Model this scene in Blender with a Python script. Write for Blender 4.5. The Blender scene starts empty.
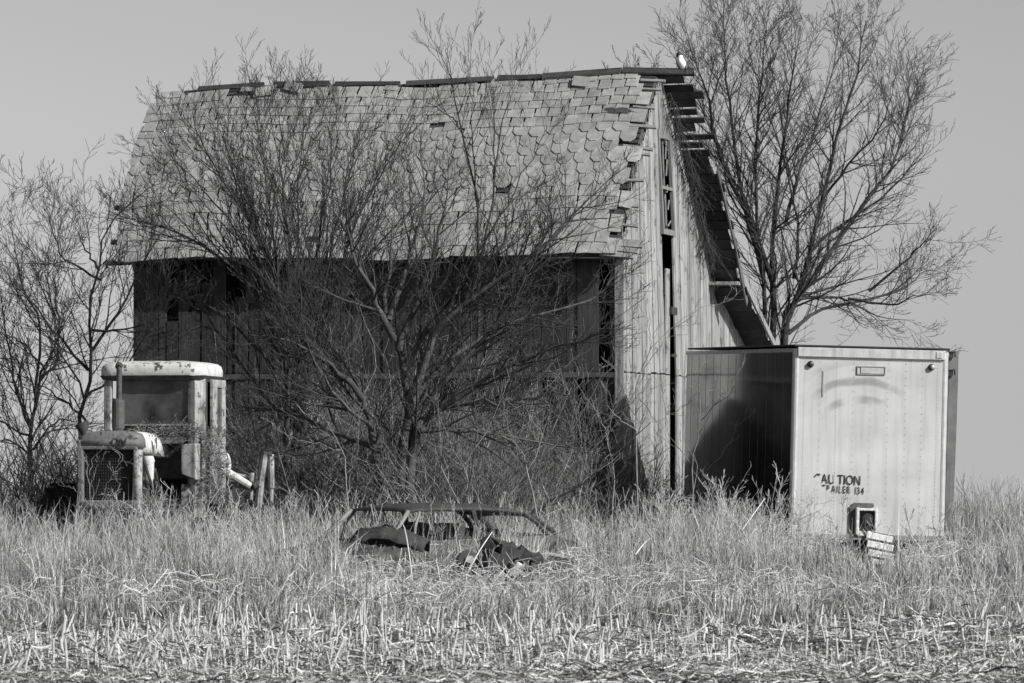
import bpy, bmesh, math, random
import numpy as np
from mathutils import Vector, Matrix
R = math.radians
random.seed(7)
rng = np.random.default_rng(11)
scene = bpy.context.scene
COL = scene.collection

# ------------------------------------------------------------------ camera
FPX = 200.0 * 1024 / 36.0
PITCH = math.atan(163.5 / FPX)
CAMZ = 1.78
cam_d = bpy.data.cameras.new("camera"); cam_d.lens = 200; cam_d.sensor_width = 36
cam_d.dof.use_dof = True; cam_d.dof.focus_distance = 90; cam_d.dof.aperture_fstop = 7; cam_d.clip_start = 1; cam_d.clip_end = 20000
cam = bpy.data.objects.new("camera", cam_d); COL.objects.link(cam)
cam.location = (0, 0, CAMZ); cam.rotation_euler = (math.pi / 2 + PITCH, 0, 0)
scene.camera = cam

def W(px, py, d):
    x = (px - 512) / FPX * d; yc = (341.5 - py) / FPX * d
    return Vector((x, d * math.cos(PITCH) - yc * math.sin(PITCH), CAMZ + d * math.sin(PITCH) + yc * math.cos(PITCH)))

# ground profile
GY = [-50, 0, 40, 57, 62, 68, 74, 80, 88, 96, 104, 115, 135, 170, 260, 420, 900, 20000]
GZ = [-.3, -.2, -.1, 0, .17, .38, .56, .72, .90, 1.02, 1.08, .95, 0, -4, -12, -15, -16, -16]
def ground_np(x, y):
    z = np.interp(y, GY, GZ)
    a = np.where((y > 55) & (y < 200), 1.0, 0.0)
    return z + a * (0.05 * np.sin(x * .9 + y * .35) + .04 * np.sin(x * .37 - y * .8 + 1.3) + .025 * np.sin(x * 2.3 + y * 1.9))
def gz(x, y): return float(ground_np(np.array([x]), np.array([y]))[0])

# ------------------------------------------------------------------ materials (the photograph is black and white)
MATS = {}
def gm(name, v, var=.25, scale=4.0, rough=.8, island=0.0, stretch=(1, 1, 1), metal=0.0, spots=0.0, spot_v=.04, spot_scale=6.0, bump=0.0, spec=.3, streak=0.0):
    if name in MATS: return MATS[name]
    m = bpy.data.materials.new(name); m.use_nodes = True; MATS[name] = m
    nt = m.node_tree; N = nt.nodes; L = nt.links; b = N['Principled BSDF']
    b.inputs['Roughness'].default_value = rough; b.inputs['Metallic'].default_value = metal
    b.inputs['Specular IOR Level'].default_value = spec
    tc = N.new('ShaderNodeTexCoord'); mp = N.new('ShaderNodeMapping'); mp.inputs['Scale'].default_value = stretch
    L.new(tc.outputs['Object'], mp.inputs['Vector'])
    n = N.new('ShaderNodeTexNoise'); n.inputs['Scale'].default_value = scale; n.inputs['Detail'].default_value = 6; n.inputs['Roughness'].default_value = .65
    L.new(mp.outputs[0], n.inputs['Vector'])
    mr = N.new('ShaderNodeMapRange'); mr.inputs[1].default_value = .3; mr.inputs[2].default_value = .7
    mr.inputs[3].default_value = v * (1 - var); mr.inputs[4].default_value = v * (1 + var)
    L.new(n.outputs['Fac'], mr.inputs[0]); val = mr.outputs[0]
    if island:
        g = N.new('ShaderNodeNewGeometry'); r2 = N.new('ShaderNodeMapRange')
        r2.inputs[3].default_value = 1 - island; r2.inputs[4].default_value = 1 + island
        L.new(g.outputs['Random Per Island'], r2.inputs[0])
        mu = N.new('ShaderNodeMath'); mu.operation = 'MULTIPLY'; L.new(val, mu.inputs[0]); L.new(r2.outputs[0], mu.inputs[1]); val = mu.outputs[0]
    if streak:
        mp3 = N.new('ShaderNodeMapping'); mp3.inputs['Scale'].default_value = (9, 9, .35); L.new(tc.outputs['Object'], mp3.inputs['Vector'])
        n4 = N.new('ShaderNodeTexNoise'); n4.inputs['Scale'].default_value = 1.5; n4.inputs['Detail'].default_value = 5; L.new(mp3.outputs[0], n4.inputs['Vector'])
        r4 = N.new('ShaderNodeMapRange'); r4.inputs[1].default_value = .5; r4.inputs[2].default_value = .75; r4.inputs[3].default_value = 1; r4.inputs[4].default_value = 1 - streak
        L.new(n4.outputs['Fac'], r4.inputs[0]); mu4 = N.new('ShaderNodeMath'); mu4.operation = 'MULTIPLY'; L.new(val, mu4.inputs[0]); L.new(r4.outputs[0], mu4.inputs[1]); val = mu4.outputs[0]
    if spots:
        n2 = N.new('ShaderNodeTexNoise'); n2.inputs['Scale'].default_value = spot_scale; n2.inputs['Detail'].default_value = 8; n2.inputs['Roughness'].default_value = .7
        L.new(tc.outputs['Object'], n2.inputs['Vector'])
        r3 = N.new('ShaderNodeMapRange'); r3.inputs[1].default_value = 1 - spots; r3.inputs[2].default_value = 1 - spots + .05
        L.new(n2.outputs['Fac'], r3.inputs[0])
        mx = N.new('ShaderNodeMix'); mx.data_type = 'FLOAT'; L.new(r3.outputs[0], mx.inputs[0]); L.new(val, mx.inputs[2]); mx.inputs[3].default_value = spot_v; val = mx.outputs[0]
    L.new(val, b.inputs['Base Color'])
    if bump:
        bp = N.new('ShaderNodeBump'); bp.inputs['Strength'].default_value = bump; bp.inputs['Distance'].default_value = .02
        L.new(n.outputs['Fac'], bp.inputs['Height']); L.new(bp.outputs[0], b.inputs['Normal'])
    return m

M_shing = gm('slate_shingle', .31, .26, 5, .6, .15, bump=.5, spec=.4, spots=.36, spot_v=.1, spot_scale=1.2)
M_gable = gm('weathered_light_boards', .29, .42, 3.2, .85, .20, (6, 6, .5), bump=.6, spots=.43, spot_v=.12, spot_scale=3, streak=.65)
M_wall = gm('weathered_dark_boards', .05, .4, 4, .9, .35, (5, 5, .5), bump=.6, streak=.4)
M_beam = gm('old_timber', .10, .3, 6, .9, .3)
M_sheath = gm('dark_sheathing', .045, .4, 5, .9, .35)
M_lath = gm('pale_lath', .24, .3, 8, .85, .3)
M_dirt = gm('barn_floor', .05, .3, 3, .95)
M_bark_d = gm('dark_bark', .055, .45, 9, .9, .25, (1, 1, .4), bump=.6)
M_bark_m = gm('grey_bark', .08, .45, 9, .9, .3, (1, 1, .4), bump=.6)
M_bark_l = gm('pale_bark', .22, .4, 9, .85, .35, (1, 1, .4))
M_twig = gm('brush_twig', .17, .3, 2, .85, .8)
M_grass = gm('dry_grass', .39, .6, .7, .8, .85)
M_weed = gm('dry_weed', .48, .3, 2, .8, .4)
M_corn = gm('corn_stalk', .52, .35, 18, .75, .35, (1, 1, .3))
M_litter = gm('corn_litter', .33, .6, 6, .8, .85)

# ------------------------------------------------------------------ mesh builder
def new_obj(name, me, parent=None):
    o = bpy.data.objects.new(name, me); COL.objects.link(o)
    if parent is not None: o.parent = parent
    return o
def tag(o, label=None, cat=None, group=None, kind=None):
    if label: o['label'] = label
    if cat: o['category'] = cat
    if group: o['group'] = group
    if kind: o['kind'] = kind
    return o
def empty(name, loc, rot=(0, 0, 0), label=None, cat=None, group=None):
    o = bpy.data.objects.new(name, None); COL.objects.link(o); o.empty_display_size = .2
    o.location = loc; o.rotation_euler = rot
    return tag(o, label, cat, group)

class MB:
    def __init__(s): s.v = []; s.f = []
    def add(s, vs, fs):
        k = len(s.v); s.v += [tuple(p) for p in vs]; s.f += [tuple(i + k for i in f) for f in fs]; return s
    def box(s, c, size, rot=None):
        hx, hy, hz = [q / 2 for q in size]; c = Vector(c)
        P = [Vector((x, y, z)) for x in (-hx, hx) for y in (-hy, hy) for z in (-hz, hz)]
        if rot is not None:
            m = rot if isinstance(rot, Matrix) else Matrix.Rotation(rot[0], 3, 'X') if len(rot) == 1 else (Matrix.Rotation(rot[2], 3, 'Z') @ Matrix.Rotation(rot[1], 3, 'Y') @ Matrix.Rotation(rot[0], 3, 'X'))
            P = [m @ p for p in P]
        return s.add([p + c for p in P], [(0, 1, 3, 2), (4, 6, 7, 5), (0, 4, 5, 1), (2, 3, 7, 6), (0, 2, 6, 4), (1, 5, 7, 3)])
    def hexa(s, P):  # 8 points: 4 on one face, 4 on the opposite
        return s.add(P, [(3, 2, 1, 0), (4, 5, 6, 7), (0, 1, 5, 4), (1, 2, 6, 5), (2, 3, 7, 6), (3, 0, 4, 7)])
    def prism(s, poly, off):   # poly: 3D points; off: vector
        n = len(poly); off = Vector(off); P = [Vector(p) for p in poly]
        return s.add(P + [p + off for p in P], [tuple(range(n))[::-1], tuple(range(n, 2 * n))] + [(i, (i + 1) % n, n + (i + 1) % n, n + i) for i in range(n)])
    def tube(s, pts, rad, n=8, cap=True):
        pts = [Vector(p) for p in pts]
        if not isinstance(rad, (list, tuple)): rad = [rad] * len(pts)
        vs = []; fs = []
        for i, p in enumerate(pts):
            t = (pts[min(i + 1, len(pts) - 1)] - pts[max(i - 1, 0)]).normalized()
            a = t.cross(Vector((0, 0, 1)) if abs(t.z) < .9 else Vector((1, 0, 0))).normalized(); b = t.cross(a)
            for k in range(n):
                q = 2 * math.pi * k / n; vs.append(p + (a * math.cos(q) + b * math.sin(q)) * rad[i])
        for i in range(len(pts) - 1):
            for k in range(n):
                fs.append((i * n + k, i * n + (k + 1) % n, (i + 1) * n + (k + 1) % n, (i + 1) * n + k))
        if cap: fs.append(tuple(range(n))[::-1]); fs.append(tuple(range((len(pts) - 1) * n, len(pts) * n)))
        return s.add(vs, fs)
    def loft(s, rings, cap=True):
        n = len(rings[0]); vs = [p for r in rings for p in r]; fs = []
        for i in range(len(rings) - 1):
            for k in range(n): fs.append((i * n + k, i * n + (k + 1) % n, (i + 1) * n + (k + 1) % n, (i + 1) * n + k))
        if cap: fs.append(tuple(range(n))[::-1]); fs.append(tuple(range((len(rings) - 1) * n, len(rings) * n)))
        return s.add(vs, fs)
    def build_split(s, name, mat, parent=None, **kw):
        par = list(range(len(s.v)))
        def find(a):
            while par[a] != a: par[a] = par[par[a]]; a = par[a]
            return a
        for f in s.f:
            r = find(f[0])
            for i in f[1:]: par[find(i)] = r
        gr = {}
        for f in s.f: gr.setdefault(find(f[0]), []).append(f)
        out = []
        for fs in gr.values():
            ids = sorted({i for f in fs for i in f}); mp = {i: k for k, i in enumerate(ids)}
            m = MB(); m.v = [s.v[i] for i in ids]; m.f = [tuple(mp[i] for i in f) for f in fs]; out.append(m.build(name, mat, parent, **kw))
        return out
    def build(s, name, mat, parent=None, smooth=False, bevel=0, seg=2, solid=0, jit=0):
        me = bpy.data.meshes.new(name)
        vs = s.v
        if jit: vs = [(a + random.uniform(-jit, jit), b + random.uniform(-jit, jit), c + random.uniform(-jit, jit)) for a, b, c in vs]
        me.from_pydata(vs, [], s.f); me.materials.append(mat)
        bm = bmesh.new(); bm.from_mesh(me); bmesh.ops.recalc_face_normals(bm, faces=bm.faces); bm.to_mesh(me); bm.free()
        if smooth:
            for p in me.polygons: p.use_smooth = True
        o = new_obj(name, me, parent)
        if bevel:
            md = o.modifiers.new('bevel', 'BEVEL'); md.width = bevel; md.segments = seg; md.limit_method = 'ANGLE'; md.angle_limit = R(35)
            md.harden_normals = False
        if solid:
            md = o.modifiers.new('solid', 'SOLIDIFY'); md.thickness = solid
        return o

def np_mesh(name, V, F, mat, parent=None, loc=None):
    """V (n,3); F list of arrays (m,k)"""
    me = bpy.data.meshes.new(name)
    if loc is not None: V = V - np.array(loc)
    me.vertices.add(len(V)); me.vertices.foreach_set('co', V.astype(np.float32).ravel())
    idx = np.concatenate([f.ravel() for f in F]).astype(np.int32)
    tot = np.concatenate([np.full(len(f), f.shape[1]) for f in F]).astype(np.int32)
    st = np.concatenate([[0], np.cumsum(tot)[:-1]]).astype(np.int32)
    me.loops.add(len(idx)); me.loops.foreach_set('vertex_index', idx)
    me.polygons.add(len(tot)); me.polygons.foreach_set('loop_start', st); me.polygons.foreach_set('loop_total', tot)
    me.update(calc_edges=True); me.materials.append(mat)
    o = new_obj(name, me, parent)
    if loc is not None and parent is None: o.location = loc
    return o

def tubes_np(P, Rr, sides):
    """P (N,k,3), Rr (N,k) -> verts, quads"""
    N, k, _ = P.shape
    T = np.empty_like(P); T[:, 1:-1] = P[:, 2:] - P[:, :-2]; T[:, 0] = P[:, 1] - P[:, 0]; T[:, -1] = P[:, -1] - P[:, -2]
    T /= (np.linalg.norm(T, axis=2, keepdims=True) + 1e-9)
    ref = np.zeros_like(T); mask = np.abs(T[:, 0:1, 2]) < .8
    ref[..., 2] = np.where(mask, 1, 0); ref[..., 0] = np.where(mask, 0, 1)
    A = np.cross(T, ref); A /= (np.linalg.norm(A, axis=2, keepdims=True) + 1e-9); B = np.cross(T, A)
    ang = np.arange(sides) * 2 * math.pi / sides
    V = P[:, :, None, :] + Rr[:, :, None, None] * (A[:, :, None, :] * np.cos(ang)[None, None, :, None] + B[:, :, None, :] * np.sin(ang)[None, None, :, None])
    V = V.reshape(-1, 3)
    i = np.arange(N)[:, None, None] * (k * sides); j = np.arange(k - 1)[None, :, None] * sides; a = np.arange(sides)[None, None, :]; a2 = (a + 1) % sides
    Q = np.stack([i + j + a, i + j + a2, i + j + sides + a2, i + j + sides + a], -1).reshape(-1, 4)
    return V, Q

class Twigs:
    """collects polylines by point count, builds one mesh"""
    def __init__(s): s.d = {}
    def add(s, pts, rad):
        k = len(pts); s.d.setdefault(k, [[], []]); s.d[k][0].append(pts); s.d[k][1].append(rad)
    def count(s): return sum(len(v[0]) for v in s.d.values())
    def build(s, name, mat, parent=None, loc=(0, 0, 0), thick=.02):
        VV = []; FF = []; off = 0
        for k, (p, r) in s.d.items():
            P = np.array(p, dtype=np.float64); Q = np.array(r, dtype=np.float64)
            big = Q[:, 0] > thick
            for msk, sd in ((big, 7), (~big, 3)):
                if msk.sum():
                    V, F = tubes_np(P[msk], Q[msk], sd); VV.append(V); FF.append(F + off); off += len(V)
        V = np.concatenate(VV)
        return np_mesh(name, V, FF, mat, parent, loc)

def unit(v):
    n = math.sqrt(v[0] ** 2 + v[1] ** 2 + v[2] ** 2) + 1e-9; return (v[0] / n, v[1] / n, v[2] / n)

def grow(T, p, d, ln, r, lvl, up=.12, wig=.22, kids=(5, 5, 4), ratio=(.5, .5, .45), ang=(.55, .6, .6), rmin=.0022, seg=5, K=None):
    """recursive branch"""
    n = seg; pts = [p]; rad = [r]; step = ln / n; dirs = []
    for i in range(n):
        d = unit((d[0] + random.gauss(0, wig), d[1] + random.gauss(0, wig), d[2] + random.gauss(0, wig * .7) + up))
        p = (p[0] + d[0] * step, p[1] + d[1] * step, p[2] + d[2] * step); pts.append(p); dirs.append(d)
        rad.append(max(rmin, r * (1 - .75 * (i + 1) / n)))
    T.add(pts, rad)
    if lvl <= 0: return
    spawn(T, pts, rad, dirs, ln, lvl, up, wig, kids, ratio, ang, rmin)

def spawn(T, pts, rad, dirs, ln, lvl, up, wig, kids, ratio, ang, rmin, lo=.12, dens=1.0):
    n = len(pts) - 1; nk = kids[-lvl] if lvl <= len(kids) else kids[0]
    nk = max(1, int(round(nk * dens * random.uniform(.7, 1.3))))
    rt = ratio[-lvl] if lvl <= len(ratio) else ratio[0]; an = ang[-lvl] if lvl <= len(ang) else ang[0]
    for c in range(nk):
        f = lo + (1 - lo) * (c + random.random()) / nk; f = min(f, .98)
        i = min(int(f * n), n - 1); q = f * n - i
        a, b = pts[i], pts[i + 1]
        s = (a[0] + (b[0] - a[0]) * q, a[1] + (b[1] - a[1]) * q, a[2] + (b[2] - a[2]) * q)
        d = dirs[i]
        # perpendicular kick
        k = unit((random.gauss(0, 1), random.gauss(0, 1), random.gauss(0, .8)))
        dot = k[0] * d[0] + k[1] * d[1] + k[2] * d[2]
        k = unit((k[0] - d[0] * dot, k[1] - d[1] * dot, k[2] - d[2] * dot))
        t = math.tan(an * random.uniform(.7, 1.3))
        nd = unit((d[0] + k[0] * t, d[1] + k[1] * t, d[2] + k[2] * t))
        cl = ln * rt * random.uniform(.55, 1.15) * (1 - .45 * f)
        cr = max(rmin, min(rad[i] * .6, .012 * cl + .002))
        grow(T, s, nd, cl, cr, lvl - 1, up, wig, kids, ratio, ang, rmin)

def smooth_line(P, n):
    P = [Vector(p) for p in P]; out = []
    Q = [P[0] * 2 - P[1]] + P + [P[-1] * 2 - P[-2]]
    segs = len(P) - 1
    for i in range(n + 1):
        t = i / n * segs; k = min(int(t), segs - 1); u = t - k
        a, b, c, d = Q[k], Q[k + 1], Q[k + 2], Q[k + 3]
        out.append(0.5 * ((2 * b) + (c - a) * u + (2 * a - 5 * b + 4 * c - d) * u * u + (3 * b - a - 3 * c + d) * u ** 3))
    return out

def limb_tree(name, label, cat, base_px, d0, limbs, mat, twig_mat=None, group=None, spread=1.6, kids=(5, 4, 4), dens=1.0, lvl=3, up=.12, child=1.6, rmin=.0029, trunk_r=.11, wig=.2, ang=(.6, .6, .6), lo=.2):
    """limbs: list of (radius at start, [(px,py),...]) - traced main limbs given real depth and thickness"""
    bx = W(base_px[0], base_px[1], d0); base = Vector((bx.x, bx.y, gz(bx.x, bx.y) - .05))
    root = empty(name, base, label=label, cat=cat, group=group)
    T = Twigs(); C = Twigs()
    for r0, pl in limbs:
        dd = random.uniform(-spread, spread); m = len(pl)
        P = [W(x + random.uniform(-1.5, 1.5), y, d0 + dd * (i / (m - 1)) ** 1.2) for i, (x, y) in enumerate(pl)]
        if pl[0] == base_px: P[0] = base.copy()
        n = 12; S = smooth_line(P, n)
        # natural wobble
        S = [s + Vector((random.gauss(0, .02), random.gauss(0, .03), random.gauss(0, .015))) if 0 < i else s for i, s in enumerate(S)]
        rad = [max(rmin * 1.3, r0 * .62 * (1 - .92 * (i / n) ** .8)) for i in range(n + 1)]
        pts = [tuple(s) for s in S]
        dirs = [unit(tuple(S[i + 1] - S[i])) for i in range(n)]
        T.add(pts, rad)
        ln = sum((S[i + 1] - S[i]).length for i in range(n))
        spawn(C, pts, rad, dirs, child * 2.0, lvl, up, wig, kids, (.62, .6, .6), ang, rmin, lo=lo, dens=dens * ln / 2.2)
    T.build('trunk', mat, root, base); C.build('crown', twig_mat or mat, root, base)
    return root

# ------------------------------------------------------------------ world and sun
AZ, EL = R(58), R(32)     # sun right of and behind the camera
sun_dir = Vector((math.sin(AZ) * math.cos(EL), -math.cos(AZ) * math.cos(EL), math.sin(EL)))
sd = bpy.data.lights.new("sun", 'SUN'); sd.energy = 5; sd.angle = R(.5); sd.color = (1, .995, .985)
so = bpy.data.objects.new("sun", sd); COL.objects.link(so); so.rotation_euler = sun_dir.to_track_quat('Z', 'Y').to_euler()
so.location = (30, -20, 40)
w = bpy.data.worlds.new("World"); scene.world = w; w.use_nodes = True
nt = w.node_tree; N = nt.nodes; L = nt.links; bg = N['Background']
tc = N.new('ShaderNodeTexCoord'); sx = N.new('ShaderNodeSeparateXYZ'); cx = N.new('ShaderNodeCombineXYZ'); mxn = N.new('ShaderNodeMath'); mxn.operation = 'MAXIMUM'; mxn.inputs[1].default_value = .06
L.new(tc.outputs['Generated'], sx.inputs[0]); L.new(sx.outputs[0], cx.inputs[0]); L.new(sx.outputs[1], cx.inputs[1]); L.new(sx.outputs[2], mxn.inputs[0]); L.new(mxn.outputs[0], cx.inputs[2])
sky = N.new('ShaderNodeTexSky'); sky.sky_type = 'NISHITA'; sky.sun_disc = False; sky.sun_elevation = EL; sky.sun_rotation = math.pi - AZ
sky.air_density = 1.0; sky.dust_density = .8
L.new(cx.outputs[0], sky.inputs['Vector'])
bw = N.new('ShaderNodeRGBToBW'); L.new(sky.outputs[0], bw.inputs[0]); pw = N.new('ShaderNodeMath'); pw.operation = 'POWER'; pw.inputs[1].default_value = 1.7; L.new(bw.outputs[0], pw.inputs[0]); mu_ = N.new('ShaderNodeMath'); mu_.operation = 'MULTIPLY'; mu_.inputs[1].default_value = .56; L.new(pw.outputs[0], mu_.inputs[0]); L.new(mu_.outputs[0], bg.inputs['Color'])
bg.inputs['Strength'].default_value = .05
scene.view_settings.view_transform = 'Standard'; scene.view_settings.look = 'None'
scene.view_settings.exposure = 0; scene.view_settings.gamma = 1

# ------------------------------------------------------------------ ground
def ground_sheet():
    xs = np.concatenate([[-9000, -2000, -400, -120, -40], np.arange(-20, 20.01, .25), [40, 120, 400, 2000, 9000]])
    ys = np.concatenate([[-50, 0, 30, 45], np.arange(52, 120, .25), np.arange(120, 180, 4), [200, 260, 330, 420, 600, 900, 1600, 4000, 12000, 19000]])
    X, Y = np.meshgrid(xs, ys); Z = ground_np(X, Y) + np.where((Y > 55) & (Y < 110), rng.normal(0, .012, X.shape), 0)
    V = np.stack([X, Y, Z], -1).reshape(-1, 3); nx = len(xs); ny = len(ys)
    i, j = np.meshgrid(np.arange(nx - 1), np.arange(ny - 1)); a = (j * nx + i).ravel()
    F = np.stack([a, a + 1, a + nx + 1, a + nx], -1)
    m = gm('field_soil', .07, .5, 3.5, .95, bump=.8)
    o = np_mesh('ground', V, [F], m); o['kind'] = 'structure'
ground_sheet()

# ------------------------------------------------------------------ barn
TH = R(14); U = Vector((-math.cos(TH), math.sin(TH), 0)); VV_ = Vector((math.sin(TH), math.cos(TH), 0))
A0 = W(622, 262, 97); A0 = Vector((A0.x, A0.y, 0))
BL, BW, BT = 8.7, 7.3, 12.2       # length, width of main block, end of the lean-to
ZG, ZE, ZR, ZTOP = .95, W(622, 262, 97).z + .42, W(622, 262, 97).z - .03, W(660, 74, 100.5).z
barn = empty('barn', (A0.x, A0.y, ZG), label='derelict weathered wooden barn with patterned shingle roof and open eaves', cat='barn')
def lean(z): return -.05 * max(0, z - ZE)
def B(s, t, z):   # barn coordinates -> local to the barn empty
    p = U * s + VV_ * t; return Vector((p.x + lean(z), p.y, z - ZG))
def roofz(t, s=0):
    half = BW / 2; r = 1 - abs(t - half) / half
    e = ZE if t < half else ZR
    return e + (ZTOP - e) * r + .16 * math.sin(math.pi * min(1, max(0, r))) + (.035 * math.sin(s * 1.05 + .5) + .02 * math.sin(s * 2.7) - .016 * s * max(0, r)) * (s > 0)
def board(mb, s0, s1, z0, z1, t0, t1, n=None):
    """a box in barn coordinates"""
    P = [B(s0, t0, z0), B(s1, t0, z0), B(s1, t1, z0), B(s0, t1, z0), B(s0, t0, z1), B(s1, t0, z1), B(s1, t1, z1), B(s0, t1, z1)]
    mb.hexa(P)
# gable wall: vertical boards along t, plane s=0
def top_gable(t):
    if t <= BW: return roofz(t) - .06
    return ZR + .0 - (t - BW) * .385
mb = MB(); t = 0.0
while t < BT - .3:
    w_ = random.uniform(.17, .26); gap = random.choice([.004, .006, .01, .018]); t1 = t + w_ - gap
    top0, top1 = top_gable(t), top_gable(t1); j = random.uniform(-.012, .012)
    segs = [(ZG, None)]
    if t1 > 3.45 and t < 4.05: segs = [(8.25, None)] if t1 > 3.75 else [(ZG, 5.95), (8.25, None)]
    # horizontal joint
    segs2 = []
    zj = 4.05 + random.uniform(-.006, .006) + .03 * (t > 2)
    for a, b in segs:
        bb = b if b else 99
        if a < zj < bb: segs2 += [(a, zj - .012), (zj + random.uniform(-.004, .03), b)]
        else: segs2.append((a, b))
    for a, b in segs2:
        h0 = b if b else top0; h1 = b if b else top1
        if min(h0, h1) < a + .05: continue
        e = random.uniform(-.03, .03) if b is None else 0
        x0, x1 = -.028 + j, j
        if a <= ZG + .1: a += random.uniform(0, .3)
        mb.hexa([B(x0, t, a), B(x1, t, a), B(x1, t1, a), B(x0, t1, a), B(x0, t, h0 + e), B(x1, t, h0 + e), B(x1, t1, h1 + e), B(x0, t1, h1 + e)])
    t += w_
mb.build('gable_wall', M_gable, barn)
# dark split line in the gable = open gap with board behind
# gable window
win = MB()
for (t0, t1, z0, z1) in ((3.20, 3.30, 6.55, 8.4), (4.12, 4.22, 6.55, 8.4), (3.30, 4.12, 8.26, 8.4), (3.30, 4.12, 6.55, 6.65), (3.30, 4.12, 7.35, 7.41)):
    board(win, -.035, .02, z0, z1, t0, t1)
wf = win.build('window', gm('window_wood', .2, .3, 6, .85, 0, (6, 6, .5), streak=.4), barn)
sash = MB()
for k in range(5):
    z0 = 6.7 + k * .3; sash.tube([B(-.01, 3.66 + random.uniform(0, .1), z0), B(-.01, 3.95 - random.uniform(0, .15), z0 + random.uniform(.1, .5))], .016, 5)
sash.tube([B(.03, 3.72, 6.65), B(.03, 3.74, 7.35)], .02, 5); sash.tube([B(.03, 3.7, 7.41), B(.03, 3.76, 8.26)], .018, 5)
sash.build('sash', gm('sash_wood', .2, .3, 6, .85), wf)
hw = MB(); board(hw, -.07, .0, 5.15, 5.28, 3.62, 4.1); board(hw, -.07, 0, 4.4, 4.45, 3.68, 4.05); hw.build_split('hasp', M_sheath, barn)
# long front wall (plane t=0)
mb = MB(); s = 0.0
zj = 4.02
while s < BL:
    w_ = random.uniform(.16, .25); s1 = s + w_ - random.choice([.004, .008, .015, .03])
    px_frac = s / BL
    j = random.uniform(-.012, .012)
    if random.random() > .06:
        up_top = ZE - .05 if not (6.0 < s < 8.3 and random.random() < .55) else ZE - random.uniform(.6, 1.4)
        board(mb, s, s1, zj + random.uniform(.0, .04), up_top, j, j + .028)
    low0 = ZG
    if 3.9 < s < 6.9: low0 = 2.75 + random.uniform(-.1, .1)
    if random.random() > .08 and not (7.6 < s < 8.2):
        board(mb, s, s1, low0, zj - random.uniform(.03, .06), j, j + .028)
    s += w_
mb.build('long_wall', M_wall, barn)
mb = MB(); board(mb, -.02, BL, zj - .07, zj + .02, -.03, .0); board(mb, 3.7, 7.0, 2.6, 2.74, -.05, .0); mb.build_split('girt', M_beam, barn, bevel=.01)
mb = MB()
for s_ in (.0, 2.2, 4.4, 6.5, BL - .2):
    board(mb, s_ + .03, s_ + .2, ZG, ZE - .05, .05, .24)
    board(mb, s_ + .03, s_ + .2, ZG, ZE - .05, BW - .24, BW - .05)
for t_ in (2.4, 4.6): board(mb, BL - .2, BL - .02, ZG, ZE + 1.8, t_, t_ + .16)
mb.build_split('frame_post', M_beam, barn)
mb = MB(); board(mb, -.035, .12, ZG, ZE - .1, -.035, -.004)
mb.build_split('corner_board', M_gable, barn)
# back wall, left wall (boards), floor
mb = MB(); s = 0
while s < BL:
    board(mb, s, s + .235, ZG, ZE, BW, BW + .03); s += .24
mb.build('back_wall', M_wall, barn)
mb = MB(); t = 0
while t < BW:
    z = roofz(t) - .1; z2 = roofz(min(t + .22, BW)) - .1
    mb.hexa([B(BL, t, ZG), B(BL + .03, t, ZG), B(BL + .03, t + .22, ZG), B(BL, t + .22, ZG), B(BL, t, z), B(BL + .03, t, z), B(BL + .03, t + .22, z2), B(BL, t + .22, z2)])
    t += .225
mb.build('end_wall', M_wall, barn)
mb = MB(); board(mb, -.05, BL, ZG - .3, ZG + .18, 0, BW); mb.build('floor', M_dirt, barn)

# --- roof
OV = .42
TL = -OV
def rp(s, r, lift=0.0, side=0):
    """point on the roof; r=0 eave .. 1 ridge; side 0 front slope"""
    half = BW / 2
    if side == 0: t = TL + r * (half - TL)
    else: t = BW - TL - r * (half - TL)
    e = .02
    z = roofz(t, s)
    # left verge kicks out towards the ridge
    k = max(0, (s - BL * .6) / (BL * .4)); s2 = s + k * (.42 * (1 - math.exp(-3.2 * r)) - .05)
    n = -1 if side == 0 else 1
    sl = (roofz(t + .01, s) - roofz(t - .01, s)) / .02
    ln = math.sqrt(1 + sl * sl)
    return B(s2, t - sl / ln * lift, z + lift / ln + .10 * r * (1 - min(1, s / BL)) * 0)
ROWS = 18; S_END = BL + .26
def vis_edge(r):   # ragged right verge
    return -.02 + .10 * r + .07 * math.sin(r * 23) + (.05 if r > .9 else 0)
roof = None
mb = MB()
holes = [(.95, 4.35, .42), (.97, 3.2, .2), (.96, 6.7, .5), (.93, 7.4, .35), (.98, 7.9, .5), (.98, 5.4, .3), (.98, 2.2, .25)]
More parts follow.
